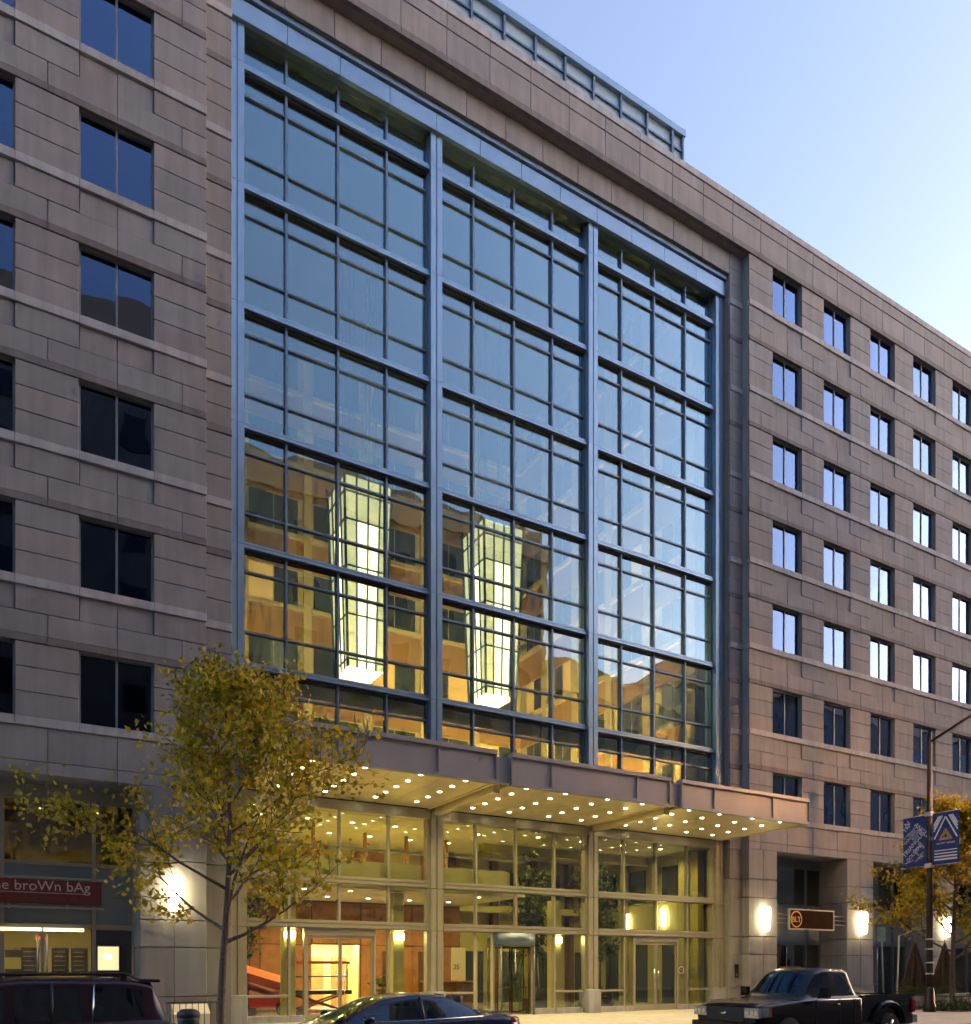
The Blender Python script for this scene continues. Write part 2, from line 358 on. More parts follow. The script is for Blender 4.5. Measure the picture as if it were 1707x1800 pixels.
# ------------------------------------------------------------------ the building
B = thing('office_building', 'stone clad office block with a tall glass curtain wall over a lit entrance canopy', 'building')
FL = 3.787; T0 = 10.60; NR = 7          # window heads of the seven rows
XL, XR = 4.63, 27.60                    # inner edges of the two stone wings
WL, WR = -8.2, 58.0                     # outer ends of what is built
Y1 = .39                                # first setback
panels = []
def panel(name, x0, x1, z0, z1, yf, mat, dep=.10, gap=.009):
    panels.append((name, x0 + gap, x1 - gap, z0 + gap, z1 - gap, yf, yf + dep, mat))
lw = [2.19 - 3.48 * j for j in range(0, 3)]
rw = [30.09 + 3.48 * j for j in range(0, 8)]
HW = .965
def wing(centres, xa, xb):
    cs = sorted(centres)
    edges = [xa]
    for c in cs: edges += [c - HW, c + HW]
    edges.append(xb)
    piers = [(edges[i], edges[i + 1]) for i in range(0, len(edges), 2)]
    joints = sorted([xa, xb] + cs + [(a + b_) / 2 for a, b_ in piers[1:-1]] + [max(xa, cs[0] - 1.74), min(xb, cs[-1] + 1.74)])
    joints = [joints[0]] + [j for i, j in enumerate(joints[1:]) if j - joints[i] > .3]
    for k in range(NR):
        T = T0 + FL * k
        # three courses of each pier beside the windows
        for a, b_ in piers:
            for q in range(3): panel('stone_panel', a, b_, T - 2.02 + q * .6733, T - 2.02 + (q + 1) * .6733, 0, 'stone')
        # sill band
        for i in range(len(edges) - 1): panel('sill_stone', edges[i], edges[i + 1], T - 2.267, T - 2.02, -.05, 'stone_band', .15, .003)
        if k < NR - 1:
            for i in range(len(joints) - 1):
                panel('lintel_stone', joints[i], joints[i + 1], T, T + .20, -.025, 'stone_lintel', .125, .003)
                panel('stone_panel', joints[i], joints[i + 1], T + .20, T + .83, 0, 'stone')
            for a, b_ in piers: panel('stone_panel', a, b_, T + .83, T + 1.52, 0, 'stone')
            for c in cs:
                panel('stone_panel', c - HW, c, T + .83, T + 1.52, .035, 'stone', .07); panel('stone_panel', c, c + HW, T + .83, T + 1.52, .035, 'stone', .07)
    for i in range(len(joints) - 1):
        panel('stone_panel', joints[i], joints[i + 1], 7.39, 8.333, 0, 'stone')
        panel('lintel_stone', joints[i], joints[i + 1], 7.05, 7.39, 0, 'stone', .12, .004)
    # core behind the panels (also the reveals of the openings)
    m = MB()
    for a, b_ in piers: m.box(a + .006, b_ - .006, .1, .5, 7.05, 33.3)
    for k in range(NR):
        for c in cs:
            z0 = T0 + FL * k; z1 = z0 + (1.767 if k < NR - 1 else .25)
            m.box(c - HW - .006, c + HW + .006, .1, .5, z0 + .004, z1)
    for c in cs: m.box(c - HW - .006, c + HW + .006, .1, .5, 7.054, 8.58)
    m.build('wall_core', 'stone', B)
wing(lw, WL, XL); wing(rw, XR, WR)
# parapet
n = int((WR - WL) / 1.74)
for i in range(n + 1):
    a, b_ = WL + i * 1.74, min(WL + (i + 1) * 1.74, WR)
    if b_ - a < .1: continue
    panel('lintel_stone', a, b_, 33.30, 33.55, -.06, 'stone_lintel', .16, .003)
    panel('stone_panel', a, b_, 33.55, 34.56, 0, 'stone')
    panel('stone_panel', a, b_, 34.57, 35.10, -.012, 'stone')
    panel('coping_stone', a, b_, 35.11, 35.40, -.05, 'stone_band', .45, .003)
MB().box(WL, WR, .1, .5, 33.304, 35.105).build('parapet_core', 'stone_core', B)
# first setback beside and above the curtain wall
for a, b_ in ((XL, 5.45), (26.83, XR)):
    for k in range(-2, NR):
        T = T0 + FL * k
        if T > 6:
            if k >= 0:
                for q in range(3): panel('stone_panel', a, b_, T - 2.02 + q * .6733, T - 2.02 + (q + 1) * .6733, Y1, 'stone')
                panel('sill_stone', a, b_, T - 2.267, T - 2.02, Y1 - .05, 'stone_band', .15, .003)
            if k >= 0 and k < NR - 1:
                panel('lintel_stone', a, b_, T, T + .2, Y1 - .025, 'stone_lintel', .125, .003)
                panel('stone_panel', a, b_, T + .2, T + .83, Y1, 'stone'); panel('stone_panel', a, b_, T + .83, T + 1.52, Y1, 'stone')
    for z0, z1 in ((0, .92), (.92, 2.37), (2.37, 3.17), (3.17, 4.92), (4.92, 5.73), (5.73, 7.05), (7.05, 8.333)):
        panel('stone_panel', a, b_, z0, z1, Y1, 'stone')
    MB().box(a, b_, Y1 + .1, 1.9, 0, 33.3).build('wall_core', 'stone_core', B)
for i in range(13):
    a = 5.45 + i * (26.83 - 5.45) / 13; panel('stone_panel', a, a + (26.83 - 5.45) / 13, 32.34, 33.296, Y1, 'stone')
MB().box(5.45, 26.83, Y1 + .1, 1.4, 32.344, 33.3).build('wall_core', 'stone_core', B)
# ground floor piers: full-depth stones with open joints
piers0 = [(2.79, XL), (XR, 29.40)] + [(34.30 + 6.95 * j, 36.30 + 6.95 * j) for j in range(0, 4)] + [(-4.20, -2.20)]
for a, b_ in piers0:
    for i, (z0, z1) in enumerate(((0, .92), (.92, 2.37), (2.37, 3.17), (3.17, 4.92), (4.92, 5.73), (5.73, 7.05))):
        g = .03 if i == 0 else 0
        mid = (a + b_) / 2
        for c0, c1 in ((a, mid), (mid, b_)):
            blk('pier_stone', c0 - (g if c0 == a else -.004), c1 + (g if c1 == b_ else -.004), -g, 1.5, z0 + (.018 if i else 0), z1 - (.012 if i < 5 else .004), 'stone', B, .012)
    MB().box(a + .04, b_ - .04, .05, 1.45, 0, 7.05).build('pier_core', 'stone_core', B)
# shared meshes; the 300 largest in the picture stay single stones, the rest become one part
def area(p):
    pts = [screen(p[1], p[5], p[3]), screen(p[2], p[5], p[3]), screen(p[2], p[5], p[4]), screen(p[1], p[5], p[4])]
    cx_ = sum(q[0] for q in pts) / 4; cy_ = sum(q[1] for q in pts) / 4
    a = abs(sum(pts[i][0] * pts[(i + 1) % 4][1] - pts[(i + 1) % 4][0] * pts[i][1] for i in range(4))) / 2
    vis = -40 < cx_ < 1747 and -40 < cy_ < 1840
    return a * (1 if vis else .001)
rest = MB()
for nm in ('stone_panel', 'sill_stone', 'lintel_stone', 'coping_stone'):
    ps = sorted([p for p in panels if p[0] == nm], key=area, reverse=True)
    for i, p in enumerate(ps):
        q = (p[1], p[2], p[5], p[6], p[3], p[4])
        if i < 300 and area(p) > 12: blk(nm, *q, p[7], B, .009)
        else: rest.box(*q, p[7])
o = rest.build('stone_cladding', None, B); o['kind'] = 'stuff'
# roof and inner shell
MB().box(WL, WR, .5, 26, 35.0, 35.2).build('roof_deck', 'roof', B)
MB().box(WL, WL + .3, .5, 26, 0, 35.0).box(WR - .3, WR, .5, 26, 0, 35.0).box(WL, WR, 25.7, 26, 0, 35.0).build('end_wall', 'stone_core', B)

# windows of the wings: a frame with a centre post and two panes
def window(c, T, drape=None):
    z0, z1 = T - 2.02, T
    f = MB(); fw = .05; y0, y1 = .165, .26
    f.box(c - HW, c - HW + fw, y0, y1, z0, z1).box(c + HW - fw, c + HW, y0, y1, z0, z1)
    f.box(c - HW + fw, c + HW - fw, y0, y1, z1 - fw, z1).box(c - HW + fw, c + HW - fw, y0, y1, z0, z0 + fw)
    f.box(c - .03, c + .03, y0, y1, z0 + fw, z1 - fw)
    w = f.build('window', 'win_frame', B)
    for s in (-1, 1):
        a, b_ = (c - HW + fw, c - .03) if s < 0 else (c + .03, c + HW - fw)
        p = blk('pane', a, b_, .205, .217, z0 + fw, z1 - fw, 'wglass', w, 0)
        p.rotation_euler = (rnd.gauss(0, .0035), 0, rnd.gauss(0, .0035))
    if drape:
        d = MB(); x = c - HW + .06
        while x < c + HW - .1:
            if drape == 1 and abs(x - c) < .35: x += .06; continue
            yy = .55 + .04 * math.sin(x * 37); d.face([(x, yy, z0 + .03), (x + .05, .55 + .04 * math.sin((x + .05) * 37), z0 + .03), (x + .05, .55 + .04 * math.sin((x + .05) * 37), z1), (x, yy, z1)], smooth=True)
            x += .05
        d.build('drape', 'drape', w)
for k in range(NR):
    for j, c in enumerate(lw): window(c, T0 + FL * k)
    for j, c in enumerate(rw): window(c, T0 + FL * k, (1 if (j * 7 + k * 3) % 3 else 2) if k < 3 else None)
# floors and back walls of the rooms behind the wing windows
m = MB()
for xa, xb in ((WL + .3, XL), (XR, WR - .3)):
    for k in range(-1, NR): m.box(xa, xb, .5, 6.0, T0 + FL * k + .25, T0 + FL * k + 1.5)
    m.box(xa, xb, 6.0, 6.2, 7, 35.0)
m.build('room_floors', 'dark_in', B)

# ------------------------------------------------------------------ curtain wall
CX = [5.68 + 6.96 * i for i in range(4)]
CW = MB()
CW.box(5.45, 5.475, .72, 1.5, 7.5, 32.34).box(26.80, 26.83, .72, 1.5, 7.5, 32.34)
CW = CW.build('curtain_wall', 'metal_dark', B)
for i, x in enumerate(CX):
    z = 8.0
    lv = [7.40] + [11.35 + FL * k for k in range(6)] + [31.48]
    for a, b_ in zip(lv, lv[1:]):
        m = MB(); m.box(x - .225, x - .02, .72, 1.2, a + .006, b_ - .006); m.box(x + .02, x + .225, .72, 1.2, a + .006, b_ - .006); m.box(x - .03, x + .03, .78, 1.18, a, b_)
        m.box(x - .16, x + .16, .80, 1.45, a, b_)
        m.build('column', 'metal', CW)
# head beam in panels with a lip above
n = 12
for i in range(n):
    a = 5.46 + i * (26.81 - 5.46) / n; b_ = a + (26.81 - 5.46) / n
    blk('head_panel', a + .004, b_ - .004, .60, .76, 31.48, 32.10, 'metal', CW, .01)
    blk('head_trim', a + .003, b_ - .003, .52, .76, 32.16, 32.335, 'metal', CW, .01)
MB().box(5.46, 26.81, .76, 1.4, 31.60, 32.34).build('head_core', 'metal_dark', CW)
ZB = [11.487 + 3.787 * k for k in range(6)]
GY = 1.06
for i in range(3):
    xa, xb = CX[i] + .225, CX[i + 1] - .225
    xs = [xa + .02, xa + 1.52, xa + 3.26, xa + 5.0, xb - .02]
    xs = [xa, xa + (xb - xa) * .215, xa + (xb - xa) * .485, xa + (xb - xa) * .755, xb]
    for zb in ZB + [7.70]:
        # projecting band: two fins with a groove
        for a, b_ in zip(xs, xs[1:]):
            m = MB(); m.box(a + .002, b_ - .002, .85, GY + .1, zb - .07, zb); m.box(a + .002, b_ - .002, .88, GY + .1, zb - .095, zb - .07); m.box(a + .002, b_ - .002, .83, GY + .1, zb - .19, zb - .095)
            t_ = m.build('band_transom', 'metal', CW); blk('shade_strip', a + .036, b_ - .036, GY - .09, GY + .08, zb - .275, zb - .19, 'band_shade', t_, 0)  # dark strip paints the shade under each band
    thin = []
    for zb in [7.70] + ZB:
        thin += [zb + 1.0] if zb < 30 else []
        if zb > 8: thin += [zb - .86]
    for zt in thin:
        for a, b_ in zip(xs, xs[1:]): blk('thin_transom', a + .03, b_ - .03, GY - .07, GY + .1, zt - .03, zt + .03, 'metal_dark', CW, 0)
    for x in xs[1:-1]:
        for a, b_ in zip([7.7] + ZB, ZB + [31.55]): blk('mullion', x - .035, x + .035, GY - .12, GY + .12, a + .002, b_ - .192, 'metal_dark', CW, 0)
    for x in (xs[0] + .03, xs[-1] - .03): blk('jamb', x - .03, x + .03, GY - .11, GY + .12, 7.7, 31.55, 'metal_dark', CW, 0)
    rows = sorted([7.70] + ZB + thin + [31.75])
    for a, b_ in zip(rows, rows[1:]):
        for x0, x1 in zip(xs, xs[1:]):
            p = blk('glass_pane', x0 + .02, x1 - .02, GY, GY + .02, a + .01, b_ - .01, 'cglass', CW, 0)
            p.rotation_euler = (rnd.gauss(0, .0038), 0, rnd.gauss(0, .0038))

# ------------------------------------------------------------------ entrance canopy
CY0, CZ = -3.95, 7.40
xsplit = [(5.80, 12.40), (12.93, 19.40), (19.92, 26.62)]
CN = MB().box(5.9, 26.5, CY0 + .35, .9, 7.62, 8.20).build('canopy', 'fascia', B)
for i, (a, b_) in enumerate(xsplit):
    cuts = [a, a + 1.6, a + 4.65, b_] if i != 1 else [a, a + 1.5, a + 5.0, b_]
    for c0, c1 in zip(cuts, cuts[1:]):
        m = MB(); m.box(c0 + .03, c1 - .03, CY0 + .06, CY0 + .2, 7.43, 8.27); m.box(c0 + .003, c1 - .003, CY0, CY0 + .2, 7.40, 7.50)
        m.box(c0 + .002, c1 - .002, CY0 - .02, CY0 + .3, 8.27, 8.40)
        m.build('fascia_panel', 'fascia', CN)
    for c0 in cuts: blk('fascia_rib', c0 - .028 if c0 != a else c0, c0 + .028 if c0 != b_ else c0, CY0 + .012, CY0 + .25, 7.503, 8.266, 'fascia', CN, 0)
    # soffit panels, each with its own reveal
    nx, ny = 4, 3
    for ix in range(nx):
        for iy in range(ny):
            x0 = a + .1 + (b_ - a - .2) * ix / nx; x1 = a + .1 + (b_ - a - .2) * (ix + 1) / nx
            y0 = CY0 + .2 + (.72 - CY0 - .2) * iy / ny; y1 = CY0 + .2 + (.72 - CY0 - .2) * (iy + 1) / ny
            p = blk('soffit_panel', x0 + .006, x1 - .006, y0 + .006, y1 - .006, 7.43, 7.47, 'soffit', CN, .004)
    MB().box(a, b_, CY0 + .2, .75, 7.475, 7.52).build('soffit_backing', 'metal_dark', CN)
    for q in ((a, a + .1), (b_ - .1, b_)): blk('soffit_edge', q[0], q[1], CY0 + .2, .72, 7.40, 7.60, 'soffit', CN, .004)
for x in (12.665, 19.66):
    blk('cantilever_beam', x - .13, x + .13, CY0 + .5, .72, 7.22, 7.60, 'soffit', CN, .01)
    blk('cantilever_beam', x - .262, x + .262, CY0 + .2, .72, 7.50, 7.70, 'soffit', CN, .01)
    blk('fascia_panel', x - .262, x + .262, CY0 + .12, CY0 + .20, 7.44, 8.24, 'fascia', CN, .01)
for x0, x1 in ((5.82, 5.88), (26.54, 26.60)): blk('fascia_panel', x0, x1, CY0 + .2, .72, 7.44, 8.36, 'fascia', CN, .01)
soffit_spots = []
lamp_me = MB(); lamp_me.face([(.082 * math.cos(R(-45 * j)), .082 * math.sin(R(-45 * j)), 0) for j in range(8)]); lamp_me = lamp_me.mesh('downlight', 'lamp')
ring_me = MB()
for j in range(14):
    t0, t1 = 2 * math.pi * j / 14, 2 * math.pi * (j + 1) / 14
    ring_me.face([(.075 * math.cos(t0), .075 * math.sin(t0), -.014), (.105 * math.cos(t0), .105 * math.sin(t0), -.010), (.105 * math.cos(t1), .105 * math.sin(t1), -.010), (.075 * math.cos(t1), .075 * math.sin(t1), -.014)])
ring_me = ring_me.mesh('trim_ring', 'metal')
for i in range(3):
    for dx in (1.04, 2.55, 4.27, 5.77):
        for y in (-3.65, -2.75, -1.87, -1.0, -.13):
            o = obj('downlight', lamp_me, CN, (5.70 + 6.90 * i + dx, y, 7.424))
            obj('trim_ring', ring_me, CN, (5.70 + 6.90 * i + dx, y, 7.430)); soffit_spots.append((5.70 + 6.90 * i + dx, y, 7.40))

# ------------------------------------------------------------------ roof screen
RS = MB().box(-6, 25.6, 2.05, 2.12, 35.2, 39.3).build('roof_screen', 'screen_glass', B)
px_ = [25.56 - .63 - 1.455 * i for i in range(21)] + [25.56]
for x in px_: blk('post', x - .05, x + .05, 1.93, 2.05, 35.2, 39.2, 'metal_dark', RS, .006)
for z in (37.45, 38.5): blk('rail', -6, 25.6, 1.98, 2.05, z - .04, z + .04, 'metal_dark', RS, 0)
blk('cap_rail', -6.05, 25.66, 1.88, 2.2, 39.12, 39.42, 'metal', RS, .01)
blk('screen_return', 25.52, 25.6, 2.12, 8, 35.2, 39.3, 'screen_glass', RS, 0)

# ------------------------------------------------------------------ glazed entrance front under the canopy
SY = .95
SF = MB().box(5.46, 26.81, .74, 1.30, 7.07, 7.40).build('entrance_front', 'sf_metal', B)
for x in CX:
    for a, b_ in ((.93, 3.09), (3.10, 4.60), (4.61, 7.40)):
        m = MB(); m.box(x - .225, x - .02, .70, 1.25, a, b_ - .008); m.box(x + .02, x + .225, .70, 1.25, a, b_ - .008); m.box(x - .06, x + .06, .76, 1.24, a, b_)
        m.box(x - .33, x - .225, .84, 1.10, a, b_ - .008); m.box(x + .225, x + .33, .84, 1.10, a, b_ - .008)
        m.build('column', 'sf_metal', SF)
    blk('column_plinth', x - .30, x + .30, .60, 1.25, 0, .93, 'stone_band', SF, .015)
upper = [[6.01, 7.39, 9.10, 10.89, 12.31], [12.97, 14.37, 16.10, 17.86, 19.27], [19.93, 21.335, 23.05, 24.82, 26.23]]
lower = [[6.01, 7.39, 7.92, 10.36, 10.89, 12.31], [12.97, 14.37, 15.10, 16.90, 17.86, 19.27], [19.93, 21.335, 21.85, 24.26, 24.82, 26.23]]
def glazing(xs, z0, z1, name='glass_pane', mat='sglass', yy=SY + .05):
    for a, b_ in zip(xs, xs[1:]):
        blk(name, a + .02, b_ - .02, yy, yy + .015, z0, z1, mat, SF, 0)
for i in range(3):
    xa, xb = CX[i] + .33, CX[i + 1] - .33
    for z0, z1 in ((4.61, 4.876), (3.09, 3.374)):
        m = MB(); h = (z1 - z0); m.box(xa, xb, .82, 1.1, z0 + h * .62, z1); m.box(xa, xb, .86, 1.1, z0 + h * .52, z0 + h * .62); m.box(xa, xb, .80, 1.1, z0 + h * .12, z0 + h * .52); m.box(xa, xb, .88, 1.1, z0, z0 + h * .12)
        m.build('transom', 'sf_metal', SF)
    for x in upper[i][1:-1]:
        blk('mullion', x - .04, x + .04, .90, 1.08, 4.876, 7.07, 'sf_metal', SF, .004); blk('mullion', x - .04, x + .04, .90, 1.08, 3.374, 4.61, 'sf_metal', SF, .004)
    for x in lower[i][1:-1]: blk('mullion', x - .04, x + .04, .90, 1.08, 0, 3.09, 'sf_metal', SF, .004)
    glazing([xa] + upper[i][1:-1] + [xb], 4.876, 7.07); glazing([xa] + upper[i][1:-1] + [xb], 3.374, 4.61)
    lo = [xa] + lower[i][1:-1] + [xb]
    for j, (a, b_) in enumerate(zip(lo, lo[1:])):
        if j == 2: continue
        blk('base_curb', a + .04, b_ - .04, .88, 1.10, 0, .22, 'stone_band', SF, .006)
        blk('glass_pane', a + .03, b_ - .03, SY + .05, SY + .065, .22, 3.09, 'sglass', SF, 0)
        if j in (0, 4): blk('sill_rail', a + .04, b_ - .04, .92, 1.06, .82, .90, 'sf_metal', SF, .004)
# swing doors
def door(x0, x1, hinge):
    m = MB(); s = .055
    m.box(x0, x0 + s, .95, 1.0, .02, 2.86).box(x1 - s, x1, .95, 1.0, .02, 2.86).box(x0 + s, x1 - s, .95, 1.0, 2.76, 2.86).box(x0 + s, x1 - s, .95, 1.0, .02, .26)
    d = m.build('door', 'sf_metal', B)
    blk('door_glass', x0 + s, x1 - s, .968, .980, .26, 2.76, 'sglass', d, 0)
    hx = x1 - .12 if hinge < 0 else x0 + .12
    MB().tube([(hx, .90, .9), (hx, .90, 1.7)], .016, 8).tube([(hx, .96, 1.0), (hx, .90, 1.0)], .01, 6).tube([(hx, .96, 1.6), (hx, .90, 1.6)], .01, 6).build('handle', 'chrome', d)
for x0, x1 in ((7.98, 10.30), (21.91, 24.20)):
    mid = (x0 + x1) / 2
    door(x0, mid - .006, -1); door(mid + .006, x1, 1)
    blk('door_head', x0 - .02, x1 + .02, .90, 1.06, 2.88, 3.09, 'sf_metal', SF, .004)
# revolving door
RV = MB(); rx, ry, rr = 16.0, 1.15, .88
RV.lathe([(rr + .04, 2.62), (rr + .04, 3.08), (.02, 3.08)], rx, ry, 28)
RV = RV.build('revolving_door', 'metal_dark', B)
for t0 in (-35, 145):
    m = MB()
    for j in range(7):
        a, b_ = R(t0 + j * 10), R(t0 + (j + 1) * 10)
        m.face([(rx + rr * math.cos(a), ry + rr * math.sin(a), .1), (rx + rr * math.cos(b_), ry + rr * math.sin(b_), .1), (rx + rr * math.cos(b_), ry + rr * math.sin(b_), 2.62), (rx + rr * math.cos(a), ry + rr * math.sin(a), 2.62)])
    m.build('drum_glass', 'sglass', RV)
    for t in (t0, t0 + 70):
        a = R(t); MB().tube([(rx + rr * math.cos(a), ry + rr * math.sin(a), 0), (rx + rr * math.cos(a), ry + rr * math.sin(a), 2.62)], .03, 8).build('drum_post', 'metal_dark', RV)
for q in range(4):
    a = R(22 + 90 * q); ca, sa = math.cos(a), math.sin(a)
    m = MB()
    for r0 in (.06, rr - .06): m.tube([(rx + r0 * ca, ry + r0 * sa, .05), (rx + r0 * ca, ry + r0 * sa, 2.58)], .025, 6)
    for z in (.12, 2.55): m.tube([(rx + .06 * ca, ry + .06 * sa, z), (rx + (rr - .06) * ca, ry + (rr - .06) * sa, z)], .03, 6)
    m.tube([(rx + .1 * ca - .05 * sa, ry + .1 * sa + .05 * ca, 1.05), (rx + (rr - .1) * ca - .05 * sa, ry + (rr - .1) * sa + .05 * ca, 1.05)], .015, 6)
    wl_ = m.build('door_leaf', 'black', RV)
    g = MB(); g.face([(rx + .08 * ca, ry + .08 * sa, .15), (rx + (rr - .08) * ca, ry + (rr - .08) * sa, .15), (rx + (rr - .08) * ca, ry + (rr - .08) * sa, 2.52), (rx + .08 * ca, ry + .08 * sa, 2.52)]); g.build('leaf_glass', 'sglass', RV)
# round emblem sticker on the side light and small entry plaque on the stone
m = MB(); m.tube([(24.54, .985, 1.70), (24.54, .995, 1.70)], .16, 20).build('door_emblem', 'cream_letter', SF)
m = MB(); m.tube([(24.54, .978, 1.70), (24.54, .986, 1.70)], .115, 20).build('door_emblem', 'dark_letter', SF)
text('emblem_letter', 'm', .17, 'cream_letter', SF, (24.47, .976, 1.66), (R(90), 0, 0), .001)
pq = blk('entry_plaque', 27.12, 27.36, Y1 - .03, Y1 - .001, 1.35, 1.95, 'bronze', B, .01); text('plaque_number', '25', .11, 'gold', B, (27.16, Y1 - .034, 1.45), (R(90), 0, 0), .001)

# ------------------------------------------------------------------ lobby behind the entrance front
o = MB().box(5.46, 26.81, 1.12, 24, -.02, .012).build('lobby_floor', 'lobby_floor', B)
MB().box(5.46, 26.81, 1.30, 17.2, 7.15, 7.55).build('lobby_ceiling', 'ceil', B)
MB().box(5.5, 16.95, 1.60, 9.0, 4.56, 4.84).build('mezzanine_floor', 'ceil', B)
MB().box(26.40, 26.8, 1.9, 17, .012, 7.15).build('lobby_side_wall', 'lobby_wall', B)
MB().box(5.47, 5.85, 1.9, 17, .012, 7.15).build('lobby_side_wall', 'lobby_wall', B)
# back wall: timber panels with a bright lift lobby opening
LB = MB().box(12.2, 17.0, 7.2, 7.4, .012, 4.56).box(5.85, 10.1, 7.2, 7.4, .012, 4.56).box(10.1, 12.2, 7.2, 7.4, 2.75, 4.56).build('lobby_back_wall', 'wood_dark', B)
for a in [5.9 + 1.05 * i for i in range(4)] + [12.25 + 1.18 * i for i in range(4)]:
    w_ = 1.02 if a < 10 else 1.16
    for z0, z1 in ((.1, 2.72), (2.76, 4.5)): blk('wood_panel', a, a + w_, 7.14, 7.2, z0, z1, 'wood', LB, .006)
for a in (10.12, 11.17): blk('wood_panel', a, a + 1.02, 7.14, 7.2, 2.80, 4.5, 'wood', LB, .006)
LL = MB().box(9.4, 13.2, 11.2, 11.4, 0, 3.0).box(9.3, 9.4, 7.4, 11.2, 0, 3.0).box(13.2, 13.3, 7.4, 11.2, 0, 3.0).box(9.4, 13.2, 7.4, 11.2, 3.0, 3.1).build('lift_lobby', 'lobby_wall', B)
blk('lift_door', 10.9, 11.9, 11.1, 11.198, 0.012, 2.3, 'wood', LL, .006); blk('lift_door', 12.3, 13.0, 11.1, 11.198, 0.012, 2.3, 'wood', LL, .006)
for x in (10.2, 11.5, 12.7): blk('ceiling_light', x - .4, x + .4, 8.2, 10.6, 2.96, 2.996, 'glow_white', LL, 0)
# wall behind the tall side of the lobby with dark openings
LW = MB().box(17.0, 26.4, 9.0, 9.2, .012, 7.15).build('lobby_back_wall', 'lobby_wall', B)
for a in (18.0, 20.2, 22.4, 24.6):
    blk('opening', a, a + 1.3, 8.93, 9.0, 4.95, 6.5, 'in_glass', LW, .01); blk('opening', a + .1, a + 1.2, 8.93, 9.0, .1, 2.6, 'in_glass', LW, .01)
for a in (18.0, 21.5, 25.0):
    blk('timber_strip', a - .6, a - .1, 8.9, 9.0, 5.0, 7.1, 'orange', LW, .01)
for y in (3.0, 5.4, 7.6): blk('opening', 26.33, 26.40, y, y + 1.2, 4.95, 6.6, 'in_glass', LW, .01)
# dark pilasters, a stair and seating break up the tall side of the lobby
for a in (17.35, 19.7, 21.95, 24.2): blk('lobby_pilaster', a - .16, a + .16, 8.6, 8.98, .012, 7.1, 'wood_dark', B, .01)
for y in (2.6, 4.7, 6.9): blk('lobby_pilaster', 26.05, 26.38, y - .2, y + .2, .012, 7.1, 'lobby_wall', B, .01)
for y in (3.1, 5.2, 7.4): blk('opening', 26.33, 26.40, y, y + 1.1, .1, 3.0, 'in_glass', LW, .01)
blk('lobby_beam', 17.0, 26.4, 5.0, 5.4, 6.75, 7.15, 'lobby_wall', B, .01); blk('balcony_edge', 17.0, 26.0, 8.2, 8.9, 4.45, 4.75, 'lobby_wall', B, .01)
for a in (13.2, 14.9): blk('lift_panel', a, a + .75, 7.08, 7.14, .1, 2.5, 'wood_dark', LB, .006)
# mezzanine office: upstand, back wall, glass partitions, sofa-like units
for xs in (upper[0], upper[1][:3]):
    blk('upstand', xs[0] + .03, xs[-1] - .05 if xs is upper[0] else 16.0, 1.22, 1.30, 4.86, 5.46, 'lobby_wall', B, .006)
blk('guard_rail', 6.05, 16.9, 1.36, 1.42, 5.86, 5.96, 'sf_metal', B, .006)
MB().box(5.85, 17.0, 8.9, 9.1, 4.84, 7.15).build('mezzanine_wall', 'lobby_wall', B)
for a in (7.1, 9.5, 11.6, 13.4, 15.2): blk('partition_post', a - .06, a + .06, 5.0, 5.12, 4.84, 7.15, 'wood', B, .006)
for a, w_ in ((8.0, 1.3), (10.2, .8), (12.4, 1.6), (15.8, .7)): blk('wall_panel', a, a + w_, 8.84, 8.9, 4.9, 7.0, 'wood', B, .006)
for a in (9.9, 13.8): blk('credenza', a, a + 1.5, 2.6, 3.1, 4.84, 5.62, 'wood_dark', B, .02)
# lobby columns with a lamp at their head
for x in (7.64, 11.62, 18.55):
    pc = blk('lobby_column', x - .21, x + .21, 1.75, 2.15, .012, 4.50, 'lobby_wall', B, .01)
    blk('column_lamp', x - .17, x + .17, 1.62, 1.73, 2.78, 3.02, 'col_lamp', B, .02)
# lamps
dl = MB(); dl.face([(.09 * math.cos(R(-45 * j)), .09 * math.sin(R(-45 * j)), 0) for j in range(8)]); dl = dl.mesh('ceiling_lamp', 'lamp_in')
def spot(name, loc, e, col=(1.0, .80, .42), ang=150, rad=.10, parent=None):
    l = bpy.data.lights.new(name, 'SPOT'); l.energy = e; l.color = col; l.spot_size = R(ang); l.spot_blend = .6; l.shadow_soft_size = rad
    o = bpy.data.objects.new(name, l); C.objects.link(o); o.location = loc
    if parent: o.parent = parent
    return o
for p_ in soffit_spots: spot('canopy_lamp', p_, 44, (1.0, .74, .27), 116, .07)
for i, x in enumerate((6.7, 8.4, 10.1, 11.8, 13.6, 15.4)):
    for y in (2.6, 5.2):
        obj('ceiling_lamp', dl, B, (x, y, 4.552)); spot('lobby_lamp', (x, y, 4.50), 66, (1.0, .72, .22))
        obj('ceiling_lamp', dl, B, (x + .3, y + .6, 7.142)); spot('mezzanine_lamp', (x + .3, y + .6, 7.09), 95, (1.0, .76, .18))
for x in (18.2, 20.4, 22.6, 24.8):
    for y in (2.6, 5.4):
        obj('ceiling_lamp', dl, B, (x, y, 7.142)); spot('lobby_lamp', (x, y, 7.09), 66, (1.0, .80, .20))
for y, z in ((6.8, 4.1), (4.1, 4.2)):
    w = MB(); w.tube([(26.30, y, z - .4), (26.30, y, z + .4)], .12, 12); w.build('lobby_sconce', 'col_lamp', B)

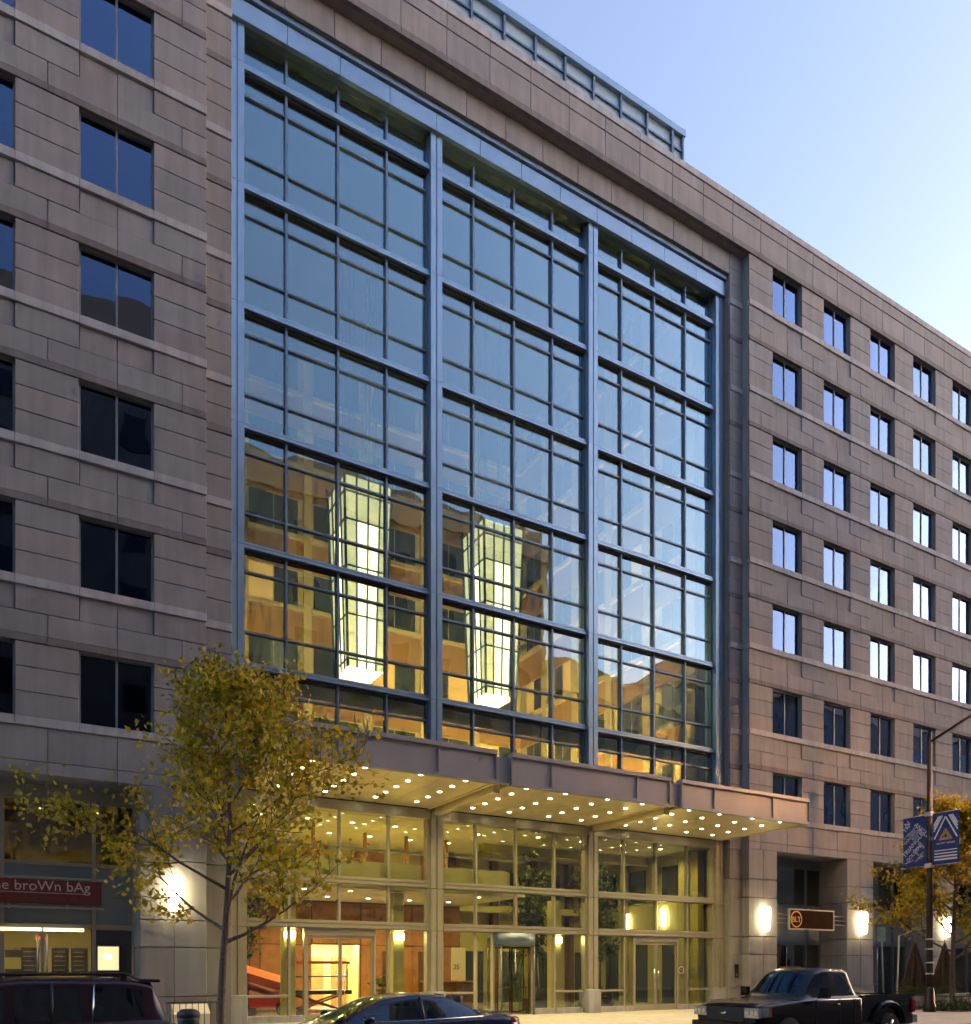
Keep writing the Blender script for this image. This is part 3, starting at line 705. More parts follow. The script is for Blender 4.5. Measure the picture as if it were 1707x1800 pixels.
def armchair(x, y, label):
    t = thing('lobby_armchair', label, 'armchair', (x, y, .012))
    MB().box(-.36, .36, -.36, .36, .18, .42).build('seat', 'seat', t); MB().box(-.36, .36, .24, .38, .42, .86).build('backrest', 'seat', t)
    for s_ in (-1, 1): MB().box(s_ * .40 - .06, s_ * .40 + .06, -.36, .38, .18, .62).build('armrest', 'seat', t)
    for sx in (-.3, .3):
        for sy in (-.3, .3): MB().box(sx - .025, sx + .025, sy - .025, sy + .025, 0, .18).build('leg', 'black', t)
armchair(19.9, 4.6, 'dark armchair in the lobby behind the middle column'); armchair(23.4, 5.2, 'dark armchair in the lobby behind the right hand doors')
# reception desk with the number panel
RD = thing('reception_desk', 'dark wood reception desk with a pale panel reading 25 inside the lobby', 'desk', (15.6, 4.9, .012))
blk('desk_front', 14.3, 16.4, 4.9, 5.5, .012, 1.18, 'wood_dark', RD, .02); blk('desk_top', 14.25, 16.45, 4.85, 5.6, 1.18, 1.24, 'wood', RD, .01)
blk('number_panel', 15.62, 16.30, 5.35, 5.40, 1.24, 2.65, 'ceil', RD, .01)
text('number', '25', .30, 'dark_letter', RD, (15.70 - 15.6, 5.335 - 4.9, 1.72), (R(90), 0, 0), .002)

# ------------------------------------------------------------------ shop fronts between the ground floor piers
def shopfront(name, xa, xb, label_parts, shop=False, dark=True):
    f = MB(); y = 1.5
    f.box(xa, xb, y, y + .12, 6.62, 7.05); f.box(xa, xb, y, y + .12, 4.76, 4.86); f.box(xa, xb, y, y + .12, 2.92, 3.06); f.box(xa, xb, y, y + .12, 0, .10)
    n_ = 3; xs = [xa, xa + 1.55, xb - 1.10, xb]
    for x in xs: f.box(max(x - .05, xa), min(x + .05, xb), y - .02, y + .12, .1, 6.62)
    s = f.build('shop_front', 'sf_metal' if shop else 'metal_dark', B)
    for a, b_ in zip(xs, xs[1:]):
        blk('glass_pane', a + .05, b_ - .05, y + .05, y + .065, 4.86, 6.62, 'shopglass', s, 0)
        blk('spandrel_panel', a + .05, b_ - .05, y + .04, y + .07, 3.06, 4.76, 'spandrel_glass', s, 0)
        blk('glass_pane', a + .05, b_ - .05, y + .05, y + .065, .10, 2.92, 'sglass', s, 0)
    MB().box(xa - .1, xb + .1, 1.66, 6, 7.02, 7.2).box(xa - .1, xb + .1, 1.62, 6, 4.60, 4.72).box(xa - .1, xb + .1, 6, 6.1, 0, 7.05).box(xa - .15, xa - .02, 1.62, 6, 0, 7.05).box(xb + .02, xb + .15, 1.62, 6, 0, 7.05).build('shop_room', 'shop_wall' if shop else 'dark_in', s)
    MB().box(xa - .1, xb + .1, .1, 1.66, 7.056, 7.12).build('soffit_slab', 'stone', s)
    return s, xs
M['shopglass'] = glass('shop_upper_glass', (.8, .9, 1.0), (.6, .6, .5), .08, 3.2)
sfL, xsL = shopfront('shop_front', -2.2, 2.79, None, shop=True)
fronts = [shopfront('shop_front', 29.40 + 6.95 * j, 34.30 + 6.95 * j, None) for j in range(4)]
# the lit shop on the left: strip light over the doors, pull bars, menu boards
for a, b_ in ((-.72, .33), (.37, 1.42)):
    blk('strip_light', a, b_, 1.44, 1.49, 2.84, 2.93, 'shop_strip', sfL, 0)
for x in (.22, .46):
    MB().tube([(x, 1.40, .3), (x, 1.40, 2.75)], .022, 8).build('pull_bar', 'chrome', sfL)
blk('door_stile', .31, .39, 1.46, 1.56, .1, 2.84, 'sf_metal', sfL, .004)
for x, z0, z1 in ((-.62, 2.1, 2.32), (-.62, 1.3, 1.75), (-.2, 1.55, 2.4), (.62, 1.55, 2.4), (1.15, 1.55, 2.4)):
    mb_ = blk('menu_board', x, x + (.42 if x < -.5 else .48), 3.2, 3.24, z0, z1, 'menu_board', sfL, .005)
    for q in range(5):
        if z1 - z0 > .5: blk('menu_line', x + .06, x + .36, 3.19, 3.199, z1 - .14 - q * .14, z1 - .12 - q * .14, 'cream_letter', mb_, 0).location = ((x + .21) - (x + (.42 if x < -.5 else .48) / 2), -.025, (z1 - .13 - q * .14) - (z0 + z1) / 2)
blk('back_counter', -1.5, 2.2, 4.2, 4.9, .02, 1.15, 'wood', sfL, .02)
for x in (-1.2, .3, 1.8):
    obj('ceiling_lamp', dl, sfL, (x, 2.6, 4.59)); spot('shop_lamp', (x, 2.6, 4.5), 34, (1.0, .78, .24))
    spot('shop_upper_lamp', (x, 3.0, 6.95), 24, (1.0, .78, .22)); obj('ceiling_lamp', dl, sfL, (x, 2.2, 6.5))
for f_, xs_ in fronts:
    spot('shop_lamp', ((xs_[0] + xs_[3]) / 2, 3.2, 4.5), 10, (1.0, .62, .30)); spot('shop_upper_lamp', ((xs_[0] + xs_[3]) / 2, 3.2, 6.9), 8, (1.0, .62, .26))
    for x in (xs_[1] - .12, xs_[1] + .75): MB().tube([(x, 1.40, .5), (x, 1.40, 2.8)], .022, 8).build('pull_bar', 'chrome', f_)
M['dark_shop'] = M['dark_in']

# signs
S = thing('shop_sign', 'long maroon sign reading the brown bag above the shop doors', 'sign', (0, 1.0, 3.5))
blk('sign_board', -1.55, 1.86, 1.0, 1.10, 3.60, 4.28, 'sign_red', S, .006)
for z in (3.50, 4.34): blk('sign_rail', -2.2, 1.93, 1.02, 1.08, z - .03, z + .03, 'sf_metal', S, .004)
for x in (-.48, .98, -1.9): blk('sign_bracket', x - .03, x + .03, 1.08, 1.5, 3.47, 4.37, 'sf_metal', S, .004)
text('lettering', 'the broWn bAg', .40, 'cream_letter', S, (1.565, -.006, .47), (R(90), 0, 0), .004, 'RIGHT', 1, 2.55)
blk('letter_underline', -1.0, 1.45, .990, .999, 3.90, 3.916, 'cream_letter', S, 0)
text('lettering', 'eating on the fly', .17, 'dim_letter', S, (1.28, -.006, .20), (R(90), 0, 0), .003, 'RIGHT', 1, 1.65)
L = thing('lit_menu_box', 'glowing cream lightbox beside the shop doors', 'light box', (2.07, 1.42, 1.7))
blk('box_frame', 1.76, 2.38, 1.40, 1.49, 1.68, 2.44, 'sf_metal', L, .006); blk('lit_face', 1.79, 2.35, 1.385, 1.399, 1.71, 2.41, 'lightbox', L, 0)
text('logo', 'BB', .20, 'lightbox_logo', L, (-.13, -.045, .34), (R(90), 0, 0), .003)
blk('dark_panel', 1.62, 2.72, 1.50, 1.545, .12, 2.90, 'dark_in', sfL, 0)
NS = thing('open_sign', 'small red neon sign hung behind the shop doors', 'neon sign', (.35, 1.72, 2.6)); text('neon_letters', 'OPEN', .12, 'neon_red', NS, (-.2, 0, 0), (R(90), 0, 0), .006)
S2_ = thing('restaurant_sign', 'brown sign with a gold round BLT emblem hung in the stone opening', 'sign', (31.9, .1, 4.0))
blk('sign_board', 30.36, 33.40, .10, .16, 3.62, 4.46, 'sign_brown', S2_, .006)
m = MB()
for a, b_, z0, z1 in ((30.30, 33.46, 3.56, 3.62), (30.30, 33.46, 4.46, 4.52), (30.30, 30.36, 3.62, 4.46), (33.40, 33.46, 3.62, 4.46)): m.box(a - 31.9, b_ - 31.9, -.02, .08, z0 - 4.0, z1 - 4.0)
m.build('sign_frame', 'sf_metal', S2_)
for a, b_ in ((29.40, 30.30), (33.46, 34.30)):
    for z in (3.85, 4.05, 4.25): blk('hanger_bar', a, b_, .11, .15, z - .015, z + .015, 'sf_metal', S2_, 0)
ring = MB()
for j in range(28):
    t0, t1 = 2 * math.pi * j / 28, 2 * math.pi * (j + 1) / 28
    ring.face([(.33 * math.cos(t0), -.008, .33 * math.sin(t0)), (.385 * math.cos(t0), -.008, .385 * math.sin(t0)), (.385 * math.cos(t1), -.008, .385 * math.sin(t1)), (.33 * math.cos(t1), -.008, .33 * math.sin(t1))])
ring.build('emblem_ring', 'gold', S2_, (30.80 - 31.9, 0, .04))
text('lettering', 'BLT', .36, 'gold', S2_, (30.80 - 31.9, -.006, -.09), (R(90), 0, 0), .004, 'CENTER')

# wall lamps on the piers
def sconce(x, label):
    s = thing('wall_lamp', label, 'wall lamp', (x, -.03, 3.45), group='glowing wall lamps on the stone piers')
    m = MB()
    prof = [(.02, 3.42), (.13, 3.48), (.16, 3.9), (.18, 4.42), (.15, 4.48)]
    m.lathe([(r, z - 3.45) for r, z in prof], 0, -.16, 16); m.build('glass_shade', 'sconce', s)
    blk('back_plate', x - .09, x + .09, -.02, .0, 3.55, 4.35, 'bronze', s, .004).location = (0, .02, .5)
    m = MB()
    for z in (3.58, 4.3): m.box(-.02, .02, -.14, .02, z - 3.46, z - 3.44)
    m.build('bracket', 'bronze', s)
sconce(3.71, 'wall lamp glowing through the leaves of the left street tree')
sconce(28.5, 'wall lamp on the stone pier between entrance and brown sign')
sconce(35.3, 'wall lamp on the stone pier just right of the brown sign')
sconce(42.25, 'wall lamp glowing behind the yellow street tree on the right')

# ------------------------------------------------------------------ atrium behind the curtain wall
AY = 17.0
AT = MB().box(5.46, 26.81, AY, AY + .3, 7.55, 34.9).build('atrium_back_wall', 'beige', B)
AS = MB().box(26.42, 26.80, 1.9, AY, 7.55, 34.9).build('atrium_side_wall', 'beige', B)
AL = MB().box(5.47, 5.85, 1.9, AY, 7.55, 34.9).build('atrium_side_wall', 'beige', B)
MB().box(5.46, 26.81, 1.42, AY, 34.6, 34.9).build('atrium_roof', 'dark_in', B)
MB().box(5.86, 26.41, 1.45, 2.6, 11.25, 11.42).build('walkway', 'ceil', B)
def pattern(wall, n_, place):
    for k in range(7):
        z = 7.75 + FL * k
        for j in range(n_):
            place(wall, 'spandrel_panel', j, .06, z + .0, z + 1.55, 'orange', .05, 0)
            for s in (0, 1):
                lit = (j * 5 + k * 3 + s * 2) % 7 == 0 and k < 4
                place(wall, 'inner_window', j, .0, z + 1.85, z + 3.70, 'in_lit' if lit else 'in_glass', .03, 1 + s)
            place(wall, 'ledge', j, .2, z + 1.58, z + 1.82, 'beige', .22, 0)
            place(wall, 'pilaster', j, .1, z - .1, z + FL - .14, 'beige', .12, 3)
def back_place(wall, nm, j, pr, z0, z1, mat, dep, mode):
    x0 = 5.9 + j * 3.42; x1 = x0 + 3.42
    if mode == 1: x0, x1 = x0 + .55, x0 + 1.78
    elif mode == 2: x0, x1 = x0 + 1.86, x0 + 3.1
    elif mode == 3: x0, x1 = x0 - .02, x0 + .42
    else: x0 += .43
    blk(nm, x0, x1, AY - dep, AY, z0, z1, mat, wall, 0)
def side_place(wall, nm, j, pr, z0, z1, mat, dep, mode):
    y0 = 2.0 + j * 3.0; y1 = y0 + 3.0
    if mode == 1: y0, y1 = y0 + .75, y0 + 1.45
    elif mode == 2: y0, y1 = y0 + 1.55, y0 + 2.25
    elif mode == 3: y0, y1 = y0 - .02, y0 + .5
    else: y0 += .51
    x = 26.42
    if wall is AL: blk(nm, 5.85, 5.85 + dep, y0, y1, z0, z1, mat, wall, 0)
    else: blk(nm, x - dep, x, y0, y1, z0, z1, mat, wall, 0)
pattern(AT, 6, back_place); pattern(AS, 5, side_place); pattern(AL, 5, side_place)

# hanging lanterns
def lantern(x, y, label):
    zb, zt = 15.1, 23.4
    t = thing('hanging_lantern', label, 'lantern', (x, y, zb), group='tall lanterns hanging in the glass hall')
    def hw(z): return .84 + (z - zb) / (zt - zb) * .25
    def P(sx, sy, z): return (sx * hw(z), sy * hw(z), z - zb)
    lev = [zb, zb + .35, zb + 2.3, zb + 4.4, zb + 6.4, zb + 7.6, zt]
    for k, (z0, z1) in enumerate(zip(lev, lev[1:])):
        for q in range(4):
            a, b_ = [(-1, -1), (1, -1), (1, 1), (-1, 1)][q], [(1, -1), (1, 1), (-1, 1), (-1, -1)][q]
            for h in range(4):
                def L(s, u, z): return Vector(P(a[0] + (b_[0] - a[0]) * u, a[1] + (b_[1] - a[1]) * u, z))
                pm = MB(); pm.face([L(0, h / 4 + .012, z0 + .02), L(0, (h + 1) / 4 - .012, z0 + .02), L(0, (h + 1) / 4 - .012, z1 - .02), L(0, h / 4 + .012, z1 - .02)])
                top = k >= 4
                pm.build('lantern_panel', 'lantern_dim' if (top or h in (0, 3)) else 'lantern', t)
    m = MB()
    for q in range(4):
        a, b_ = [(-1, -1), (1, -1), (1, 1), (-1, 1)][q], [(1, -1), (1, 1), (-1, 1), (-1, -1)][q]
        for h in range(4):
            def L(u, z): return Vector(P(a[0] + (b_[0] - a[0]) * u, a[1] + (b_[1] - a[1]) * u, z)) * 1.0
            s = 1.03
            p0 = L(h / 4, zb); p1 = L(h / 4, zt + (.4 if h % 2 == 0 else 0))
            m.tube([(p0.x * s, p0.y * s, p0.z), (p1.x * s, p1.y * s, p1.z)], .065 if h == 0 else .045, 5)
        for z in lev[1:]:
            p0, p1 = L(0, z), L(1, z); s = 1.03
            m.tube([(p0.x * s, p0.y * s, p0.z), (p1.x * s, p1.y * s, p1.z)], .045, 5)
    m.build('lantern_frame', 'metal_dark', t)
    bm_ = MB(); bm_.face([(-.8, -.8, 0), (.8, -.8, 0), (.8, .8, 0), (-.8, .8, 0)]); bm_.build('lantern_base', 'lantern', t)
    c = MB()
    for sx, sy in ((-.8, -.8), (.8, -.8), (.8, .8), (-.8, .8), (0, -.8), (0, .8), (.8, 0), (-.8, 0)): c.tube([(sx, sy, zt - zb), (sx, sy, 34.6 - zb)], .035, 5)
    c.build('hanger_rod', 'metal_dark', t)
lantern(13.1, 9.6, 'tall tapered glowing lantern hanging in the left bay of the glass wall')
lantern(20.1, 9.6, 'tall tapered glowing lantern hanging in the middle bay of the glass wall')

# added fill lights in small boxes, to brighten the back and side walls
for i, (x, y, tx, ty) in enumerate(((8.5, 3.0, 9.0, 17), (16.6, 3.0, 16.5, 17), (23.6, 4.5, 26.4, 8.5), (22.6, 9.5, 26.4, 12))):
    f = MB(); f.box(-.16, .16, -.1, .1, 0, .22); f = f.build('fill_light_box', 'black', B, (x, y, 7.6))
    l = spot('atrium_fill_light', (x, y, 7.95), 2000, (1.0, .70, .22), 130, .1)
    l.rotation_euler = (Vector((x, y, 7.95)) - Vector((tx, ty, 14.0))).to_track_quat('Z', 'Y').to_euler()
# ------------------------------------------------------------------ leaves and trees
def leafball(m, c, r, n_, rr, size, mat=None, flat=.75):
    for _ in range(n_):
        d = Vector((rr.gauss(0, 1), rr.gauss(0, 1), rr.gauss(0, flat)))
        if d.length < 1e-6: continue
        p = c + d * (r * .55)
        nrm = Vector((rr.uniform(-1, 1), rr.uniform(-1, 1), rr.uniform(-.2, 1.2))).normalized()
        a = nrm.orthogonal().normalized(); a = (Matrix.Rotation(rr.uniform(0, 6.28), 3, nrm) @ a); b_ = nrm.cross(a)
        s = size * rr.uniform(.6, 1.25)
        # five-sided leaf folded along its midrib
        m.face([p - a * s * .55, p - a * s * .1 - b_ * s * .42, p + a * s * .6, p - a * s * .1 + b_ * s * .42 + nrm * s * .1], mat)
def tree(name, label, base, height, seed, leafm, leaf, nleaf, spread, crown_lo, clump=.42, lean=0.0, bark='bark', trunk_r=.095, bias=(0, 0, 0), group=None, drop=.36):
    rr = random.Random(seed)
    t = thing(name, label, 'tree', base, group=group)
    wood = MB(); tips = []
    def branch(p, d, ln, r, depth):
        pts = [p.copy()]; rad = [r]; q = p.copy(); dd = d.copy(); n_ = 5
        for i in range(n_):
            dd = (dd + Vector((rr.gauss(0, .10), rr.gauss(0, .10), .07 + rr.gauss(0, .05)))).normalized()
            q = q + dd * (ln / n_); pts.append(q.copy()); rad.append(r * (1 - .75 * (i + 1) / n_))
            if depth < 2 and i >= 1:
                for s in range(rr.choice((1, 2)) if depth == 0 else 1):
                    side = dd.orthogonal().normalized(); side = Matrix.Rotation(rr.uniform(0, 6.28), 3, dd) @ side
                    nd = (dd * .65 + side * .8 + Vector((0, 0, .12))).normalized()
                    branch(q, nd, ln * rr.uniform(.38, .55), rad[-1] * .7, depth + 1)
            if depth >= 1: tips.append((q.copy(), depth))
        wood.tube(pts, [max(x, .006) for x in rad], 6, cap=False)
        tips.append((q.copy(), depth))
    # leader
    p = Vector((0, 0, 0)); pts = [p.copy()]; rad = [trunk_r * 1.35]
    n_ = 14
    for i in range(1, n_ + 1):
        f = i / n_; p = Vector((lean * f + .10 * math.sin(f * 5 + seed), .08 * math.cos(f * 4 + seed), height * .93 * f)); pts.append(p.copy()); rad.append(trunk_r * (1 - .86 * f) + .008)
    wood.tube(pts, rad, 10)
    nb = 17
    for i in range(nb):
        f = crown_lo + (1 - crown_lo) * (i / nb) ** 1.05
        k = f * n_; a = pts[min(int(k), n_ - 1)].lerp(pts[min(int(k) + 1, n_)], k - int(k))
        ang = i * 2.399 + rr.uniform(-.3, .3)
        up = .22 + .85 * f
        dirv = Vector((math.cos(ang) + bias[0], math.sin(ang) + bias[1], up + bias[2])).normalized()
        rel = (f - crown_lo) / (1 - crown_lo)
        branch(a, dirv, spread * (1.0 - .70 * rel) * (.8 if i % 3 == 0 else 1.05) * rr.uniform(.85, 1.1), trunk_r * (.50 * (1 - f) + .16), 0)
    tips.append((pts[-1].copy(), 1)); tips.append((pts[-2].copy(), 1))
    tips = tips[::2] if len(tips) > 260 else tips
    wood.build('trunk', bark, t)
    cr = MB(); per = max(1, nleaf // max(1, len(tips)))
    dens = [rr.random() for _ in tips]
    for (q, dpt), w in zip(tips, dens):
        if w < drop: continue
        leafball(cr, q + Vector((0, 0, -.05)), clump * rr.uniform(.6, 1.2), int(per * (.5 + 1.1 * w)), rr, leaf)
    c = cr.build('crown', leafm, t)
    return t
tree('street_tree', 'young street tree with yellowing leaves beside the maroon car', (3.62, -7.5, 0), 8.0, 11, 'leaf_gold', .12, 17000, 3.05, .31, .34, drop=.50, trunk_r=.085, bias=(.0, 0, 0))
tree('street_tree', 'golden leaved street tree behind the lamp post with banners', (34.4, -5.1, 0), 8.9, 5, 'leaf_gold', .14, 20000, 3.1, .26, .42, trunk_r=.11)
tree('street_tree', 'street tree farther down the sidewalk at the right edge', (44.5, -5.1, 0), 8.4, 21, 'leaf_gold', .16, 12000, 2.9, .30, .42, trunk_r=.10)

# bamboo inside the lobby
def bamboo(x, y, label, seed):
    rr = random.Random(seed); t = thing('bamboo_plant', label, 'plant', (x, y, .012), group='bamboo in the lobby')
    MB().box(-.55, .55, -.4, .4, 0, .5).build('pot', 'bronze', t)
    m = MB(); lf = MB()
    for i in range(9):
        a = Vector((rr.uniform(-.45, .45), rr.uniform(-.3, .3), .5)); h = rr.uniform(4.0, 6.0); tip = a + Vector((rr.uniform(-.7, .7), rr.uniform(-.5, .5), h))
        m.tube([a, a.lerp(tip, .5) + Vector((0, 0, .1)), tip], [.022, .018, .006], 6)
        for q in range(16):
            f = rr.uniform(.35, 1.0); leafball(lf, a.lerp(tip, f), .38, 13, rr, .14, None, .5)
    m.build('canes', 'leaf_bamboo', t); lf.build('foliage', 'leaf_bamboo', t)
bamboo(18.6, 3.2, 'bamboo plant seen through the middle bay of the entrance glass', 3)
bamboo(21.6, 3.0, 'bamboo plant behind the glass left of the right hand doors', 4)
bamboo(6.8, 5.6, 'dark leafy bamboo plant behind the orange lift in the lobby', 8)

# ------------------------------------------------------------------ machines parked in the lobby
t = thing('boom_lift', 'orange folded boom lift standing behind the left lobby window', 'lift machine', (7.2, 4.1, .012))
m = MB(); m.box(-1.0, 1.1, -.45, .45, .35, .75); m.build('chassis', 'lift_red', t)
for sx in (-.75, .8):
    for sy in (-.5, .5): MB().tube([(sx, sy - .1, .3), (sx, sy + .1, .3)], .3, 14).build('wheel', 'rubber', t)
m = MB(); m.tube([(-1.0, -.1, 1.75), (1.25, -.1, 1.05)], .27, 4, smooth=False); m.build('boom', 'lift_orange', t)
m = MB(); m.tube([(.9, .15, .7), (-.8, .15, 1.3)], .13, 4, smooth=False); m.build('riser', 'lift_red', t)
blk('warning_label', 0, .01, 0, .01, 0, .01, 'yellow', t, 0).location = (0, 0, 0)
t.children[-1].scale = (45, 1, 14); t.children[-1].location = (.25, -.32, 1.43); t.children[-1].rotation_euler = (0, R(17), 0)
blk('counterweight', 6.1, 6.7, 3.7, 4.5, .9, 1.5, 'lift_orange', t, .04)
t = thing('scissor_platform', 'dark steel work platform with red rails behind the lobby doors', 'platform', (9.3, 3.9, .012))
m = MB()
for sx in (-1.0, 1.0):
    for sy in (-.4, .4): m.tube([(sx, sy, .95), (sx, sy, 1.95)], .025, 6)
for z in (1.45,):
    for sy in (-.4, .4): m.tube([(-1.0, sy, z), (1.0, sy, z)], .02, 6)
m.build('guard_posts', 'black', t)
MB().box(-1.1, 1.1, -.45, -.38, 1.92, 2.02).box(-1.1, 1.1, .38, .45, 1.92, 2.02).build('top_rail', 'lift_red', t)
MB().box(-1.15, 1.15, -.5, .5, .80, .95).build('deck', 'black', t)
m = MB()
for sx in (-1, 1): m.tube([(-.9 * sx, -.3, .2), (.9 * sx, -.3, .8)], .035, 6); m.tube([(-.9 * sx, .3, .2), (.9 * sx, .3, .8)], .035, 6)
m.build('scissor_arms', 'lift_red', t)
MB().box(-1.0, 1.0, -.4, .4, .12, .24).build('base_frame', 'lift_red', t)
for sx in (-.75, .75):
    for sy in (-.42, .42): MB().tube([(sx, sy - .06, .14), (sx, sy + .06, .14)], .14, 12).build('wheel', 'rubber', t)
t = thing('potted_plant', 'small white flowering plant on a stand behind the entrance doors', 'plant', (12.0, 4.2, .012))
MB().lathe([(.16, 0), (.2, .9), (.22, 1.0)], seg=14).build('stand', 'wood_dark', t)
m = MB(); leafball(m, Vector((0, 0, 1.2)), .3, 90, random.Random(2), .13); m.build('foliage', 'hedge', t)

# ------------------------------------------------------------------ vehicles
def interp(tab, x):
    if x <= tab[0][0]: return tab[0][1:]
    for a, b_ in zip(tab, tab[1:]):
        if x <= b_[0]:
            f = (x - a[0]) / (b_[0] - a[0]); return tuple(p + (q - p) * f for p, q in zip(a[1:], b_[1:]))
    return tab[-1][1:]
def smooth_tab(tab, x, d=.09):
    s = [interp(tab, x + k * d) for k in (-1, -.5, 0, .5, 1)]
    return tuple(sum(v) / 5 for v in zip(*s))
SPLIT = [(0, 1), (1, 1), (2, 2), (3, 2), (4, 1), (5, 6), (6, 1), (7, 2), (8, 2)]   # sub-steps of each ring segment
def car_hull(t, tab, L, paint, glassm, shield, rear, sides, xs_extra=(), sharp=()):
    """t: thing at front-centre on the ground, x runs rearwards.  shield/rear: x ranges of the front and back glass, sides: list of x ranges"""
    xs = set([tab[0][0], tab[-1][0]])
    x = 0
    while x < L: xs.add(round(x, 3)); x += .08
    for a, b_ in [shield, rear] + list(sides):
        xs.add(a); xs.add(b_)
    for e in xs_extra: xs.add(e)
    xs = sorted(xs); xs = [x for i, x in enumerate(xs) if i == 0 or x - xs[i - 1] > .012 or True]
    rings = []
    for x in xs:
        w, zb, zs, zr, g0, g1 = interp(tab, x) if any(a <= x <= b_ for a, b_ in sharp) else smooth_tab(tab, x)
        zm = zb + (zs - zb) * .55
        pts = [(0, zb), (w * .86, zb), (w * .97, zb + .13), (w, zm), (w * .985, zs - .03), (g0, zs + .015), (g1, zr - .055), (g1 - .09, zr - .012), (g1 * .5, zr + .012), (0, zr + .02)]
        ring = []; tagr = []
        for k, n_ in SPLIT:
            for q in range(n_):
                f = q / n_
                if k == 5 and n_ == 6: f = (0, .10, .36, .62, .86, .93)[q]
                a, b_ = pts[k], pts[k + 1]
                bulge = 0
                ring.append((a[0] + (b_[0] - a[0]) * f, a[1] + (b_[1] - a[1]) * f)); tagr.append((k, q))
        ring.append(pts[9]); rings.append(ring)
    segs = tagr
    body = MB(); parts = {}
    def quad(target, i, j, s):
        a, b_, c, d = rings[i][j], rings[i + 1][j], rings[i + 1][j + 1], rings[i][j + 1]
        P = [(xs[i], s * a[0], a[1]), (xs[i + 1], s * b_[0], b_[1]), (xs[i + 1], s * c[0], c[1]), (xs[i], s * d[0], d[1])]
        if s > 0: P = P[::-1]
        target.face(P, smooth=True)
    for i in range(len(xs) - 1):
        xm = (xs[i] + xs[i + 1]) / 2
        for j, (k, q) in enumerate(segs):
            for s in (-1, 1):
                key = None
                if k == 5 and 1 <= q <= 3:
                    for n_, (a, b_) in enumerate(sides):
                        if a < xm < b_: key = ('side_window', n_, s)
                if k >= 7 or (k == 6):
                    if shield[0] < xm < shield[1] and k >= 7: key = ('windshield', 0, 0)
                    if rear[0] < xm < rear[1] and k >= 7: key = ('rear_window', 0, 0)
                if key:
                    parts.setdefault(key, MB()); quad(parts[key], i, j, s)
                else: quad(body, i, j, s)
    for i, r in ((0, -1), (len(xs) - 1, 1)):
        P = [(xs[i], p[0], p[1]) for p in rings[i]] + [(xs[i], -p[0], p[1]) for p in rings[i][::-1][1:-1]]
        body.face(P if r < 0 else P[::-1])
    def weld(mb, name, mat):
        me = mb.mesh(name, mat); bm = bmesh.new(); bm.from_mesh(me); bmesh.ops.remove_doubles(bm, verts=bm.verts, dist=.0005); bmesh.ops.recalc_face_normals(bm, faces=bm.faces); bm.to_mesh(me); bm.free(); return me
    bo = obj('body', weld(body, 'body', paint), t)
    for (nm, n_, s), mb in parts.items(): obj(nm, weld(mb, nm, glassm if nm != 'windshield' else 'car_glass'), t)
    return xs, rings
_wheels = {}
def wheel(t, x, y, r, w=.2):
    k = (r, w)
    if k not in _wheels:
        m = MB(); m.lathe([(r * .62, -w / 2), (r * .95, -w / 2), (r, -w / 2 + .03), (r, w / 2 - .03), (r * .95, w / 2), (r * .62, w / 2)], seg=28); ty = m.mesh('tyre', 'rubber')
        m = MB(); m.lathe([(.02, -w / 2 + .02), (r * .62, -w / 2 + .01), (r * .64, w / 2 - .01), (.02, w / 2 - .02)], seg=24)
        for q in range(5):
            a = R(72 * q); ca, sa = math.cos(a), math.sin(a)
            for z in (-w / 2 + .005, w / 2 - .005): m.tube([(.05 * ca, .05 * sa, z), (r * .6 * ca, r * .6 * sa, z)], .035, 5)
        _wheels[k] = (ty, m.mesh('rim', 'chrome'))
    e = obj('wheel', _wheels[k][0], t, (x, y, r), (R(90), 0, 0))
    obj('rim', _wheels[k][1], e)
    return e
def arch(t, x, y, r, s):
    m = MB(); m.tube([(x, y, r), (x, y + .012 * s, r)], r * 1.17, 26, smooth=False); m.build('wheel_arch', 'rubber', t)
def seats(t, xs, z, hw):
    for x in xs:
        for s in (-1, 1):
            m = MB(); m.box(x, x + .5, s * hw - .24, s * hw + .24, z - .18, z); m.tube([(x + .48, s * hw, z), (x + .62, s * hw, z + .58)], .16, 8); m.tube([(x + .64, s * hw, z + .60), (x + .67, s * hw, z + .80)], .10, 8)
            m.build('seat', 'seat', t)
def seam(t, x, y0, z0, z1, lean=0):
    MB().box(x - .006, x + .006, y0 - .004, y0 + .004, z0, z1).build('door_seam', 'black', t)

# blue saloon
ROAD = -.15
t = thing('parked_saloon', 'dark blue saloon car parked in front of the glass entrance', 'car', (3.02, -11.67, ROAD))
tab = [(0, .60, .26, .58, .64, .48, .40), (.12, .78, .20, .66, .72, .64, .52), (.9, .91, .18, .84, .90, .80, .66), (1.32, .925, .18, .93, .985, .85, .76), (2.25, .925, .18, .965, 1.395, .84, .60), (2.85, .925, .18, .985, 1.46, .84, .61), (3.5, .92, .18, 1.005, 1.41, .83, .60), (4.22, .91, .2, 1.035, 1.105, .80, .68), (4.68, .87, .24, 1.04, 1.09, .76, .64), (4.85, .78, .34, .92, 1.0, .66, .55)]
car_hull(t, tab, 4.85, 'blue_paint', 'car_glass', (1.40, 2.2), (3.56, 4.16), [(1.85, 2.82), (2.94, 3.72)])
for x in (.95, 3.75):
    for s in (-1, 1): arch(t, x, s * .905, .33, s); wheel(t, x, s * .845, .33)
MB().box(1.5, 4.0, -.8, .8, .5, .56).box(1.35, 1.75, -.8, .8, .56, .92).build('cabin', 'seat', t)
seats(t, (2.2, 3.1), .62, .38)
